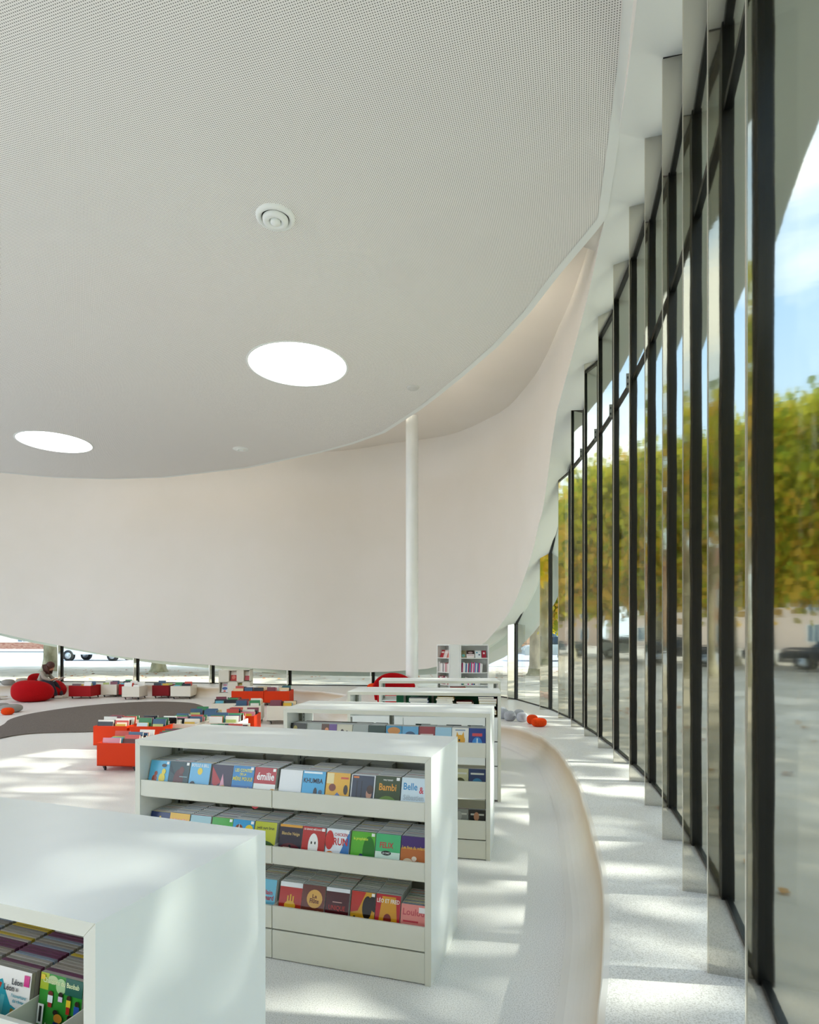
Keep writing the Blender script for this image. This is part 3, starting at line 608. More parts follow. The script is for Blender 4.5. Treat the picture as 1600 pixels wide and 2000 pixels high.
# ---- unit C
UC = Unit((.61, 4.505), 11.0, 1.66, .60, 'third low white display shelf, with one row of film cases under its top')
xc = [PW, UC.L/2, UC.L-PW]
for x in (PW+.012, xc[1], UC.L-PW-.012): UC.upright(x)
for b in range(2):
    for k, (zf, zt, zb) in enumerate([(.802, .886, .775), (.508, .592, .463), (.20, .295, .153)]):
        UC.tray(xc[b], xc[b+1], zf, zt, zb, 0); UC.tray(xc[b], xc[b+1], zf, zt, zb, 1)
    UC.drawer(xc[b], xc[b+1], .006, .145)
UC.core()
TC = [('dark film case at the left end of the third shelf', '2a2a24', [('e',.3,.7,.15,.2,'a89a4a')]), ('pale grey film case second from the left on the third shelf', 'a8aca4', []),
 ('purple and brown film case on the third shelf', '5a3a2c', [('r',.5,0,.5,1,'6a4a8a'), ('e',.35,.75,.12,.1,'d89060')]), ('cream film case with two dark-haired figures on the third shelf', 'cfc8b0', [('e',.35,.6,.14,.2,'3a2a22'), ('e',.65,.55,.14,.2,'2a201c')]),
 ('grey film case with a faint figure on the third shelf', '9aa09a', [('e',.5,.5,.2,.2,'c8c4b4')]), ('dark green film case on the third shelf', '1c3a30', []),
 ('blue and orange film case on the third shelf', '2f8ab0', [('e',.5,.8,.4,.15,'c8843a'), ('e',.6,.3,.3,.2,'3a6a8a')]), ('light blue film case with a dark arch on the third shelf', '5aa0c8', [('e',.5,.6,.35,.2,'2a4a6a')]),
 ('dark red film case on the third shelf', '9a2a2c', [('r',.1,.6,.8,.1,'d8c8c0')]), ('pale sky film case on the third shelf', '9cc4d8', [('r',0,.3,1,.3,'d0dce4')]),
 ('white film case with a golden cat on the third shelf', 'e8e6da', [('e',.5,.5,.3,.22,'e0a42c'), ('p',[(.25,.6),(.3,.85),(.42,.68)],'e0a42c'), ('p',[(.75,.6),(.7,.85),(.58,.68)],'e0a42c'), ('e',.45,.5,.05,.05,'20201c'), ('r',.2,.88,.6,.05,'8a9ab0'), ('e',.5,.15,.4,.1,'6aa04a')]),
 ('electric blue film case with a lit title on the third shelf', '1c3c86', [('r',.2,.68,.6,.12,'d04a50'), ('e',.5,.4,.3,.25,'3a8ad0'), ('r',.46,.1,.08,.5,'c8e8f8'), ('p',[(.1,.1),(.45,.5),(.3,.1)],'5ab0e8'), ('p',[(.9,.1),(.55,.5),(.7,.1)],'5ab0e8')])]
bwc = UC.L/2-PW
for i in range(12):
    b = i//6; k = i % 6; s_ = (bwc-.01)/6; x = xc[b]+.005+s_*(k+.5)
    d = TC[i]; hz = 1.0
    place_stack(UC, x, .802, .045 if i in (1, 8) else .03, random.randint(6, 9), 13, cover_mesh(.131, .19, d[1], d[2]), d[0], 'grey-edged disc cases filed behind the covers of the third shelf', 0, pri=8, w=.128)
    if i > 7:
        place_stack(UC, x, .508, .03, 3, 13, cover_mesh(.131, .19, ['5a5a50','3a4a40','c8c49a','3a4668'][i-8], [('r',.1,.75,.8,.08,'d8d8cc'), ('e',.5,.4,.3,.2,['a05a3a','6a8a5a','5a5a3a','4a8ab0'][i-8])]), ['grey','dark green','cream patterned','navy'][i-8]+' film case on the middle tier of the third shelf', 'disc cases in the middle tier of the third shelf', 0, pri=12, w=.128, h=.17)
        place_stack(UC, x, .20, .03, 3, 13, cover_mesh(.131, .19, ['3a3a3a','4a4a44','8a8c84','2a2624'][i-8], [('r',.1,.75,.8,.08,'c8c8bc'), ('e',.45,.7,.16,.2,['6a6a60','6a6a60','a8a8a0','c08a68'][i-8])]), ['black','dark grey','pale grey','brown portrait'][i-8]+' film case on the bottom tier of the third shelf', 'disc cases in the bottom tier of the third shelf', 0, pri=13, w=.128, h=.165)
for k, (x, w_) in enumerate([(.12, .3), (.42, .28), (.72, .1), (1.05, .12), (1.3, .12), (1.47, .12)]):
    mb = MB(); mb.box((0,0,0), (w_, .01, .17), P(['5a1a22','6a6a58','12301f','12301f','12301f','12301f'][k], .5)); o = mb.build('divider_card')
    o.matrix_world = UC.M @ TM((x, .20, .82)); tag(o, ['dark red divider card', 'olive grey divider card', 'dark green divider card near the middle', 'dark green divider card right of the middle', 'dark green divider card second from the right', 'dark green divider card at the right end'][k]+' behind the discs of the third shelf', 'divider card')

# ---- units D and E
UD = Unit((.935, 6.1), 6.5, 1.60, .60, 'fourth low white display shelf, with green backs and stacked books inside')
for x in (PW+.012, UD.L*.36, UD.L*.55, UD.L-PW-.012): UD.upright(x)
mb = MB(); mb.box((UD.L*.3, .30, .16), (UD.L-PW, .306, UD.H-PW), mat('0f7a50', .5)); mb.build('back_panel', UD.root)['label'] = 'green back panel'
for zf in (.86, .6, .34, .14):
    mb = MB(); mb.box((PW, .01, zf-.014), (UD.L-PW, .29, zf), M_white); mb.build('shelf_board', UD.root, .001)
    mb = MB(); mb.box((PW, .31, zf-.014), (UD.L-PW, .59, zf), M_white); mb.build('shelf_board', UD.root, .001)
rnd = random.Random(3); cols = ['e8e4d8','3a6ea8','c8a83a','1c6a50','d8dce0','8a2f34','b8c8b0','2c4a7a','e0d0b8']
for x0, x1 in ((.02+PW, UD.L*.37), (UD.L*.37, UD.L-PW)):
    for za, zb_ in ((.62, .858), (.37, .61), (.02, .36)):
        mb = MB(); mb.box((x0+.002, .002, za), (x1-.002, .014, zb_), M_white); mb.build('front_panel', UD.root, .001)
for x0, x1, n in ((.64, .85, 9), (.93, 1.12, 10), (1.14, 1.32, 8), (1.36, 1.55, 9)):
    z = .86
    for k in range(n):
        t_ = rnd.uniform(.012, .028); w_ = x1-x0-rnd.uniform(0, .03); mb = MB(); c_ = rnd.choice(cols)
        mb.box((0,0,0), (w_, .2, t_), P(c_, .4)); mb.box((.003, -.0006, .002), (w_-.003, .19, t_-.002), P('ece8dc', .7)); o = mb.build('book')
        o.matrix_world = UD.M @ TM((x0+rnd.uniform(0, .02), .05, z), rnd.uniform(-.03, .03)); z += t_
        tag(o, 'book lying flat in a small pile under the top of the fourth shelf', 'book', 'flat books on the fourth shelf')
UE = Unit((1.18, 7.73), 2.0, 1.58, .58, 'farthest low white display shelf, empty and see-through under its top')
for x in (PW+.012, UE.L*.5, UE.L-PW-.012): UE.upright(x)
for zf in (.86, .6, .34, .14):
    mb = MB(); mb.box((PW, .01, zf-.014), (UE.L-PW, .57, zf), M_white); mb.build('shelf_board', UE.root, .001)
for k in range(8):
    mb = MB(); mb.box((0,0,0), (.2, .16, .02), P(['2a3a5a','a03a2c','3a3a3a'][k % 3], .4)); o = mb.build('book')
    o.matrix_world = UE.M @ TM((.85+k*.012, .08, .86+k*.021)); tag(o, 'dark book lying in a small pile on the farthest low shelf', 'book', 'dark books on the farthest low shelf')
flush_cases()
# ================================================================ CRATES OF PICTURE BOOKS
RED = mat('9c0f14', .6, spec=.2, name='red_laminate'); ORA = mat('d23608', .6, spec=.2, name='orange_laminate'); CRE = mat('dfd9cc', .45, name='cream_crate')
DRED = mat('7c1018', .6, spec=.2, name='dark_red_laminate')
def book_mesh(w, h, t, col):
    mb = MB(); c_ = P(col, .35); e = .003
    mb.box((-w/2, 0, 0), (w/2, .0018, h), c_); mb.box((-w/2, t-.0018, 0), (w/2, t, h), c_); mb.box((-w/2, 0, 0), (-w/2+.002, t, h), c_)
    mb.box((-w/2+.002, .0018, e), (w/2-e, t-.0018, h-e), P('ebe5d6', .8)); return mb.mesh('picture_book')
BC = ['eeece6','c8473a','e2e0d8','d8b03a','3a8a5a','1e2430','b8d0d8','7a3a4a','e6cea8','5aa8c0','34587a','d88a9a','b4c070','efeee8','5a2a24','e4e4dc']
BM_ = [book_mesh(.2+.04*((k*7) % 3-1), .25+.03*((k*5) % 3-1), .012+.006*(k % 3), c) for k, c in enumerate(BC)]
n_books = 0
def crate(fx, fy, rz, m, lab, w=.52, d=.52, rows=2, nb=7, seed=0, h0=.065, h1=.354, blab=None, spin=0):
    """fx, fy = front-left foot corner; books stand in rows facing the front"""
    t = thing('book_crate', lab, 'crate', (fx, fy, 0), rz, None); q = .014
    mb = MB(); mb.box((0,0,h0), (w,d,h0+q), m); mb.box((0,0,h0), (w,q,h1), m); mb.box((0,d-q,h0), (w,d,h1), m); mb.box((0,q,h0), (q,d-q,h1), m); mb.box((w-q,q,h0), (w,d-q,h1), m)
    mb.build('box', t, .002)
    for cx_ in (.06, w-.06):
        for cy_ in (.06, d-.06):
            mb = MB(); mb.box((cx_-.018, cy_-.018, h0-.012), (cx_+.018, cy_+.018, h0), M_postg); mb.bar((cx_, cy_, h0-.01), (cx_+.012, cy_, .028), .018, .03, M_dark); cs_ = mb.build('caster', t)
            mb = MB(); T = TM((cx_+.016, cy_, .025), .3, 0, PI/2); mb.rev([(.0, -.011), (.02, -.011), (.025, -.006), (.025, .006), (.02, .011), (.0, .011)], mat('1a1a1c', .4), T, 16); mb.build('wheel', cs_)
    rnd = random.Random(seed+100); M0 = TM((fx, fy, 0), rz)
    cw = (w-2*q)/rows
    for r in range(rows):
        y = q+.02+rnd.uniform(0, .02); k = 0
        zb = h0+q+.075+rnd.uniform(-.005, .01)
        while y < d-.075 and k < nb:
            me = rnd.choice(BM_); bw_ = me.vertices[1].co.x*2
            til = math.radians(rnd.uniform(8, 16) if rnd.random() < .8 else rnd.uniform(2, 22)); lift = rnd.uniform(0, .035)
            o = link('picture_book', me); sc = min(1, (cw-.01)/bw_)
            o.matrix_world = M0 @ TM((q+cw*(r+.5)+rnd.uniform(-.006, .006), y, zb+lift), rnd.uniform(-.05, .05), -til, 0, (sc, 1, 1))
            o['label'] = (blab or 'picture book standing in the ')+lab.split(',')[0].replace('book crate', 'crate'); o['category'] = 'book'; o['group'] = 'picture books in the '+lab
            y += (d-.1)/nb+rnd.uniform(-.004, .006); k += 1
    return t
def cpos(px, py, z=.354): g = gp(px, py, z); return g.x, g.y
# nearest orange pair, then the cluster to their right
x, y = cpos(189, 1451); crate(x, y, -.10, ORA, 'orange book crate standing nearest the camera, left of the central shelf', nb=10, seed=1)
x, y = cpos(182, 1418); crate(x, y, -.06, ORA, 'orange book crate directly behind the nearest one', nb=11, seed=2)
x, y = cpos(182, 1418); crate(x+.56, y-.04, -.06, ORA, 'orange book crate right beside the second one', nb=9, seed=3)
x, y = cpos(275, 1446); crate(x+.14, y+.05, -.08, ORA, 'orange book crate half hidden behind the central shelf', nb=8, seed=4)
crate(-2.85, 8.25, -.04, ORA, 'orange book crate seen through the top opening of the central shelf', nb=9, seed=5)
crate(-3.78, 9.15, -.1, CRE, 'cream book crate with a white front in the middle cluster', nb=10, seed=6)
crate(-3.18, 9.25, -.05, CRE, 'cream book crate at the right of the middle cluster', nb=10, seed=7)
crate(-3.74, 9.95, .03, CRE, 'cream book crate at the back of the middle cluster', nb=9, seed=8)
crate(-3.13, 10.0, .03, ORA, 'orange book crate at the back right of the middle cluster', nb=9, seed=9)
# cream corner crates and the far orange ones
x, y = cpos(521, 1379); crate(x, y, 0, CRE, 'cream book crate with its lit side by the third shelf', nb=8, seed=10)
crate(x-.64, y+.0, .12, CRE, 'cream book crate turned aslant beside the lit one', nb=8, seed=11)
crate(x-1.2, y+.42, .1, CRE, 'cream book crate at the left end of the cream row', nb=8, seed=12)
x, y = cpos(452, 1350); crate(x, y, 0, ORA, 'far orange book crate at the left of its pair', w=.78, d=.55, rows=3, nb=6, seed=13)
crate(x+.79, y, 0, ORA, 'far orange book crate at the right of its pair', w=.62, d=.55, nb=8, seed=14)
# row along the back
def far(px0, px1, y, m, lab, rz=0, seed=0, yy=16.3):
    X0 = (px0-CXP)/F*yy; X1 = (px1-CXP)/F*yy
    crate(X0, yy, rz, m, lab, w=(X1-X0)/max(math.cos(rz), .5), d=.5, nb=3, seed=seed, rows=2)
far(134, 178, 0, RED, 'bright red book crate nearest the reading child', -.05, 20, 16.1)
far(197, 227, 0, CRE, 'cream book crate between the two red ones', .05, 21, 16.5)
far(232, 262, 0, RED, 'red book crate half hidden behind a cream one', 0, 22, 16.52)
far(238, 272, 0, CRE, 'cream book crate standing forward in the far row', 0, 23, 15.85)
far(297, 330, 0, DRED, 'dark red book crate in the far row', 0, 24, 16.2)
far(333, 372, 0, CRE, 'wide cream book crate at the right end of the far row', .0, 25, 16.0)
# a few books lying or standing out
def coverbook(loc, rz, rx, w, h, bg, items, lab, t=.012):
    mb = MB(); c_ = P(bg, .35); mb.box((-w/2, 0, 0), (w/2, t, h), c_); mb.box((-w/2+.002, .0018, .003), (w/2+.0004, t-.0018, h+.0004), P('ebe5d6', .8))
    o = mb.build('picture_book'); o.matrix_world = TM(loc, rz, rx); tag(o, lab, 'book'); c2 = link('cover', cover_mesh(w, h, bg, items), o); return o
g = gp(182, 1418, .354)
coverbook((g.x+.14, g.y+.035, .18), -.06, -.25, .24, .26, 'e9e6e0', [('e',.5,.3,.15,.12,'8a2030'), ('e',.38,.25,.08,.07,'a83040')], 'white picture book with a small dark red drawing, front left in the second orange crate')
coverbook((g.x+.40, g.y+.03, .19), -.06, -.15, .21, .24, 'c8453a', [('r',.12,.12,.76,.76,'eee2cc'), ('t','Contes',.5,.55,.5,.1,'4a3a34'), ('r',.3,.4,.4,.03,'8a7a6a')], 'red-bordered picture book with a cream panel in the second orange crate')
coverbook((g.x+.72, g.y+.30, .21), -.06, -.1, .22, .26, '1c2430', [('r',.1,.1,.3,.8,'24384a')], 'dark navy picture book standing tall in the cream crate')
coverbook((g.x+1.0, g.y+.28, .18), -.06, -.12, .26, .26, '2a2428', [], 'near-black picture book standing tall at the crate edge')

# ================================================================ POD CHAIRS, POUFS, CHILD
M_redf = noisy('red_felt', '9a0a10', 'b01218', 90, .85, .1, 3, spec=.1); M_ored = noisy('orange_felt', 'd43c10', 'e24a18', 90, .85, .1, 3, spec=.1)
M_gfelt = noisy('grey_felt', '85827d', '98958f', 110, .9, .2, 3, spec=.1); M_lfelt = noisy('light_grey_felt', '9a9ca2', 'b0b2b6', 110, .9, .2, 3, spec=.1); M_amb = noisy('amber_felt', 'a85a1c', 'b8682a', 90, .9, .1)
def superell(rx, ry, rz_, e=.7, n=40, m=20, flat=.0, dimple=0, kidney=0, open_=None):
    """closed rounded body resting on z=0"""
    vs = []; fs = []; pw = lambda v, k: math.copysign(abs(v)**k, v)
    for j in range(m+1):
        ph = -PI/2+PI*j/m
        for i in range(n):
            th = 2*PI*i/n; x = rx*pw(math.cos(ph), e)*math.cos(th); y = ry*pw(math.cos(ph), e)*math.sin(th); z = rz_*pw(math.sin(ph), e)
            if kidney: y *= 1-kidney*math.exp(-((x/rx)**2)*5)*(1 if y < 0 else .3)
            if dimple and z > 0: z -= dimple*math.exp(-((x/rx)**2+(y/ry)**2)*4)
            if open_ and z > 0:
                ax, ay, dd = open_; k = (x/rx*ax+y/ry*ay)+.25; z -= dd*max(0, min(1, k*1.4))*rz_*.6
            vs.append((x, y, max(z, -rz_*.93)+rz_*.93))
    for j in range(m):
        for i in range(n): a = j*n+i; b = j*n+(i+1) % n; fs.append((a, b, b+n, a+n))
    return vs, fs
def pouf(px, py, wpx, hratio, m, lab, z=0, name='pouf', rz=0, kid=0, dim=.0, ry=.9, e=.8, cat='pouf', grp=None):
    g = gp(px, py, z); r = wpx/2/F*g.y; vs, fs = superell(r, r*ry, r*hratio, e, 36, 18, dimple=dim*r, kidney=kid)
    mb = MB(); mb.add(vs, fs, m, smooth=True); o = mb.build(name); o.location = (g.x, g.y, z+.002); o.rotation_euler = (0, 0, rz); return tag(o, lab, cat, grp)
# front red pod
g = gp(64, 1373); 
t = thing('pod_chair', 'large rounded red felt pod chair in the foreground of the reading corner', 'chair', ((64-CXP)/F*(g.y+.42), g.y+.42, 0))
vs, fs = superell(.495, .46, .29, .72, 48, 24, open_=(.0, .9, .5)); MB().add(vs, fs, M_redf, smooth=True).build('body', t)
vs, fs = superell(.30, .27, .05, .8, 32, 10); o = MB().add(vs, fs, noisy('dark_red_felt', '7a080c', '8a0c10', 90, .9), smooth=True).build('cushion', t); o.location = (0, .1, .30)
# rear red pod with the reader
cx0 = at(90, 1300, 16.35).x
t = thing('pod_chair', 'rounded red felt pod chair in which the reading child sits', 'chair', (cx0, 16.45, 0))
vs, fs = superell(.46, .40, .26, .72, 48, 24, open_=(.6, -.6, .75)); MB().add(vs, fs, M_redf, smooth=True).build('body', t)
vs, fs = superell(.10, .36, .20, .8, 24, 14); o = MB().add(vs, fs, M_redf, smooth=True).build('backrest', t); o.location = (-.36, .08, .28); o.rotation_euler = (0, -.12, 0)
# child
def skin_body(name, pts, edges, m, parent, sub=2, extra=None):
    me = bpy.data.meshes.new(name); me.from_pydata([p[:3] for p in pts], edges, []); me.materials.append(m)
    o = link(name, me, parent); sk = o.modifiers.new('skin', 'SKIN'); sk.use_smooth_shade = True
    if not me.skin_vertices: me.skin_vertices.new() if hasattr(me.skin_vertices, 'new') else None
    for i, p in enumerate(pts):
        v = me.skin_vertices[0].data[i]; r = p[3]; v.radius = (r, r) if not isinstance(r, tuple) else r; v.use_root = (i == 0)
    s = o.modifiers.new('sub', 'SUBSURF'); s.levels = s.render_levels = sub; return o
px_ = Vector((cx0+.02, 16.25, 0))
kid = thing('person', 'seated child with long brown hair and grey jacket, hunched over a book', 'person', px_, 0)
M_skin = mat('c89274', .6, name='skin'); M_jack = noisy('grey_jacket', '9a9488', 'aaa498', 60, .9); M_trou = noisy('dark_trousers', '2a2630', '34303a', 60, .9); M_hair = noisy('brown_hair', '3a1c12', '55291a', 40, .6, .3, 3, (1,1,.2)); M_shoe = mat('d8d0c4', .6)
# local frame: +x = to the right of the photo, the child faces +x
J = [(-.12,0,.40,.10), (-.08,0,.52,.10), (.00,0,.66,.095), (.06,0,.75,.045), (.10,0,.80,.05),        # 0-4 pelvis, belly, chest, neck, head base
     (.0,-.13,.70,.045), (.08,-.17,.56,.036), (.24,-.10,.50,.028), (.29,-.07,.52,.022),              # 5-8 near arm
     (.0,.13,.70,.045), (.08,.17,.56,.036), (.24,.09,.50,.028), (.29,.06,.52,.022),                  # 9-12 far arm
     (-.08,-.09,.40,.075), (.20,-.09,.47,.06), (.33,-.08,.20,.042), (.37,-.08,.06,.032), (.47,-.08,.035,.03),  # 13-17 near leg
     (-.08,.09,.40,.075), (.22,.08,.43,.06), (.38,.09,.18,.042), (.43,.09,.06,.032), (.52,.09,.035,.03)]     # 18-22 far leg
Ed = [(0,1),(1,2),(2,3),(3,4),(2,5),(5,6),(6,7),(7,8),(2,9),(9,10),(10,11),(11,12),(0,13),(13,14),(14,15),(15,16),(16,17),(0,18),(18,19),(19,20),(20,21),(21,22)]
skin_body('body', J, Ed, M_skin, kid)
def sub(ix, grow, name, m):
    mp_ = {j: k for k, j in enumerate(ix)}; pts = [(*J[j][:3], J[j][3]+grow) for j in ix]; ed = [(mp_[a], mp_[b]) for a, b in Ed if a in mp_ and b in mp_]; return skin_body(name, pts, ed, m, kid)
sub([1,0,2,3,5,6,7,9,10,11], .014, 'jacket', M_jack); sub([0,13,14,15,16,18,19,20,21], .012, 'trousers', M_trou)
for sy, x0 in ((-.08, .40), (.09, .46)):
    vs, fs = superell(.115, .045, .045, .8, 20, 10); o = MB().add(vs, fs, M_shoe, smooth=True).build('shoe', kid); o.location = (x0+.03, sy, .0)
# head with face features, looking down at the book
hd = MB(); T = TM((.155, 0, .855), 0, 0, .65)
vs, fs = superell(.095, .078, .115, .95, 28, 18); hd.add([(v[0], v[1], v[2]-.107) for v in vs], fs, M_skin, T, True)
hd.rev([(.001, .03), (.013, .008), (.016, 0)], M_skin, T @ TM((.088, 0, -.012), 0, 0, PI/2), 10)
for sy in (-.032, .032):
    hd.rev([(.0001, .006), (.01, .003), (.013, 0)], mat('2a1a14', .3), T @ TM((.086, sy, .012), 0, 0, PI/2), 12)
    hd.rev([(.0001, .012), (.018, .008), (.022, 0)], M_skin, T @ TM((0, sy*2.4, 0), 0, PI/2 if sy < 0 else -PI/2), 12)
hd.box((.082, -.022, -.052), (.09, .022, -.044), mat('9a4a44', .5), T); hd.build('head', kid)
hr = MB(); vs, fs = superell(.112, .096, .125, .95, 28, 18)
hr.add([((v[0]-.022), v[1], v[2]-.095) for v in vs], fs, M_hair, T, True)
for sy in (-1, 1):
    for q in range(4): hr.tube([(.09-q*.03, sy*.07, .93-q*.005), (.13-q*.035, sy*.094, .85), (.15-q*.035, sy*.085, .76), (.16-q*.035, sy*.06, .66)], [.02, .03, .028, .01], M_hair, 10)
hr.build('hair', kid)
for sy in (-1, 1):                                   # fingers round the book
    hb = MB(); hb.tube([(.285, sy*.065, .52), (.305, sy*.05, .525), (.325, sy*.04, .53)], [.02, .024, .018], M_skin, 10)
    for q in range(4): hb.tube([(.318, sy*(.026+q*.011), .528), (.338, sy*(.022+q*.012), .528), (.35, sy*(.02+q*.012), .518-.002*q)], [.0065, .006, .004], M_skin, 8)
    hb.tube([(.30, sy*.035, .54), (.318, sy*.02, .55), (.334, sy*.016, .548)], [.008, .007, .005], M_skin, 8); hb.build('hand', kid)
mb = MB(); T = TM((0, 0, 0), 0, 0, -.35)
mb.box((-.10, -.14, 0), (.10, 0, .008), P('e8e6e0', .6), TM((0,0,0), 0, .18)); mb.box((-.10, 0, 0), (.10, .14, .008), P('e8e6e0', .6), TM((0,0,0), 0, -.18))
o = mb.build('open_book'); o.location = px_+Vector((.40, 0, .535)); o.rotation_euler = (0, -.45, 0); tag(o, 'open pale book held in the hands of the reading child', 'book')
pouf(109, 1361, 16, .8, M_amb, "small amber pouf under the reading child's knees", e=.7)
# grey poufs
pouf(16, 1338.5, 24, .5, M_gfelt, 'grey felt pebble pouf at the left end of the raised ledge', PZ, dim=0)
pouf(44, 1336, 24, .5, mat('a9a296', .9), 'beige felt pebble pouf beside the grey one on the ledge', PZ)
pouf(22, 1391, 40, .42, M_gfelt, 'large flat grey felt pebble pouf lying behind the small orange one', dim=.1)
pouf(2, 1387, 30, .5, M_gfelt, 'grey felt pebble pouf partly cut by the left edge', dim=.1)
pouf(15, 1396, 23, .62, M_ored, 'small round orange felt pouf at the left edge of the floor')
g = gp(-2, 1366); t = thing('side_table', 'low pale round table top at the left edge', 'table', (g.x, g.y, 0)); mb = MB(); mb.rev([(0,.06), (.2,.06), (.2,.075), (0,.075)], M_cream, n=36); mb.build('table_top', t); MB().rev([(.12, 0), (.03, .01), (.03, .06)], M_cream).build('base', t)
pouf(723, 1372, 27, .8, M_gfelt, 'grey felt pouf beside the large red chair behind the shelves', 0)
# cushions on the raised floor at the right: clusters of felt pebbles
pouf(996, 1408, 23, .88, M_lfelt, 'grey felt ball in front of its smaller neighbours at the platform edge', PZ, dim=0)
pouf(984, 1404, 22, .9, M_lfelt, 'grey felt ball half hidden behind the end of the third shelf', PZ)
pouf(982, 1396, 17, .9, M_lfelt, 'small grey felt ball at the back left of the cluster', PZ)
pouf(1020, 1410, 22, .88, mat('aeb0b6', .9), 'pale grey felt ball nearest the orange pouf', PZ)
pouf(1014, 1403, 20, .9, M_lfelt, 'grey felt ball behind the pale grey one', PZ)
g = gp(1050, 1419, PZ)
pouf(1040, 1414, 22, .85, M_ored, 'small orange felt ball behind the orange double pouf', PZ)
pouf(1053, 1419.5, 30, .62, M_ored, 'orange kidney-shaped felt pouf, frontmost on the raised floor', PZ, kid=.18, dim=.12, ry=.75)

# large red chair behind the shelves
g = at(768, 1345, 12.6); t = thing('lounge_chair', 'big rounded red lounge chair standing behind the far shelves beside the column', 'chair', (-.28, 11.7, PZ+.003), .15)
vs, fs = superell(.36, .36, .2, .7, 40, 20, dimple=.08); MB().add(vs, fs, M_redf, smooth=True).build('seat', t)
mb = MB(); NX, NZ = 17, 10; vs = []; fs = []
for j in range(NZ+1):
    for i in range(NX+1):
        a = PI*.12+PI*.76*i/NX; r_ = .40+.05*j/NZ; zz = .12+(.53*math.sin(PI*(.12+.76*i/NX))**.6)*j/NZ; vs.append((r_*math.cos(a), r_*math.sin(a)*.95, zz))
for j in range(NZ):
    for i in range(NX): a = j*(NX+1)+i; fs.append((a, a+1, a+NX+2, a+NX+1))
mb.add(vs, fs, M_redf, smooth=True); o = mb.build('backrest', t); md = o.modifiers.new('s', 'SOLIDIFY'); md.thickness = .06; md.offset = 0; o.modifiers.new('b', 'SUBSURF').render_levels = 1
g = at(728, 1345, 12.2); pouf(729, 1352, 24, .75, M_ored, 'orange felt pouf peeking out left of the large red chair', PZ)

# ================================================================ MAGAZINE STAND
g = at(427, 1363, 15.9); X0 = g.x
t = thing('magazine_stand', 'cream two-tier display stand with angled magazine niches', 'display stand', (X0, 15.9, 0))
w1 = (488-427)/F*15.9
def niche(x0, x1, z0, z1, y0=0): 
    mb = MB(); q = .012; d = .32
    mb.box((x0, y0, z0), (x1, y0+d, z0+q), M_cream); mb.box((x0, y0, z1-q), (x1, y0+d, z1), M_cream); mb.box((x0, y0, z0), (x0+q, y0+d, z1), M_cream); mb.box((x1-q, y0, z0), (x1, y0+d, z1), M_cream); mb.box((x0, y0+d-q, z0), (x1, y0+d, z1), M_cream)
    mb.build('niche', t)
def panel(x0, x1, z0, z1): mb = MB(); mb.box((x0, 0, z0), (x1, .32, z1), M_cream); mb.build('panel', t)
px2 = lambda p: (p-427)/F*15.9; zz = lambda y: H-(y-HOR)/F*15.9
panel(0, px2(446), zz(1331.5), zz(1309)); niche(px2(446), px2(463), zz(1331.5), zz(1309)); panel(px2(463), px2(475), zz(1331.5), zz(1309)); niche(px2(475), px2(488), zz(1331.5), zz(1308))
niche(px2(427.5), px2(446), zz(1354), zz(1332)); panel(px2(446), px2(463), zz(1354), zz(1332)); niche(px2(463), px2(474), zz(1354), zz(1332)); panel(px2(474), px2(488), zz(1354), zz(1332)); panel(0.01, px2(487), .012, zz(1354))
for (p0, p1, y0, y1, c_, it, lab) in [(449, 461, 1330, 1311, 'b83a3a', [('r',0,.6,1,.4,'e8e0dc'), ('e',.5,.35,.3,.2,'d87a6a')], 'red and white magazine in the upper middle niche'), (477, 486, 1329, 1311, 'e0dcd8', [('r',0,.0,1,.5,'b8525a')], 'pale magazine with a pink lower half in the upper right niche'),
        (431, 444, 1352.5, 1334, 'd8dce4', [('e',.5,.4,.4,.15,'4a6aa8'), ('e',.5,.75,.3,.08,'d88aa8'), ('e',.5,.12,.2,.08,'c84a3a')], 'white magazine with a blue arc in the lower left niche'), (464.5, 472.5, 1352, 1335, 'c8b45a', [('r',0,.5,1,.3,'e8e4d0')], 'yellow magazine in the lower right niche')]:
    wv = (p1-p0)/F*15.9; hv = (y0-y1)/F*15.9
    coverbook((X0+px2((p0+p1)/2), 15.95, zz(y0)+.003), 0, -.3, wv, hv/math.cos(.3)*.97, c_, it, lab, .006)

# ================================================================ BOOKCASES
def bookcase(loc, rz, w, d, h, levels, lab):
    t = thing('bookcase', lab, 'bookcase', loc, rz); q = .022; mb = MB()
    mb.box((0,0,0), (q,d,h), M_white); mb.build('side_panel', t, .001); mb = MB(); mb.box((w-q,0,0), (w,d,h), M_white); mb.build('side_panel', t, .001)
    mb = MB(); mb.box((q,0,h-q), (w-q,d,h), M_white); mb.build('top', t); mb = MB(); mb.box((q,d-.01,0), (w-q,d,h-q), M_white); mb.build('back_panel', t)
    for z in levels: mb = MB(); mb.box((q,.004,z-.016), (w-q,d-.01,z), M_white); mb.build('shelf', t)
    return TM(loc, rz)
YB = 12.4; sc_ = YB/F
zt_ = H-(1259-HOR)*sc_; lv = [H-(y_-HOR)*sc_ for y_ in (1285, 1313.5, 1338)]
Xb = (899-CXP)*sc_; wB = (955-899)*sc_; zb0 = PZ+.002
Lr = [z-zb0 for z in lv]+[.05]
Mr = bookcase((Xb, YB, zb0), 0, wB, .3, zt_-zb0, Lr, 'white open bookcase whose shelves face the camera near the facade')
Xl = (879-CXP)*sc_
t = Ml = bookcase((Xl-.259, YB+.312, zb0), math.radians(-48), .38, .28, zt_-zb0, Lr, 'white open bookcase turned to the left beside the front-facing one')
mb = MB(); mb.box((0,0,0), (Xb-Xl-.004, .02, zt_-zb0), M_white); o = mb.build('end_panel', None, .002); o.location = (Xl, YB, zb0); tag(o, 'plain white panel joining the two open bookcases', 'panel')
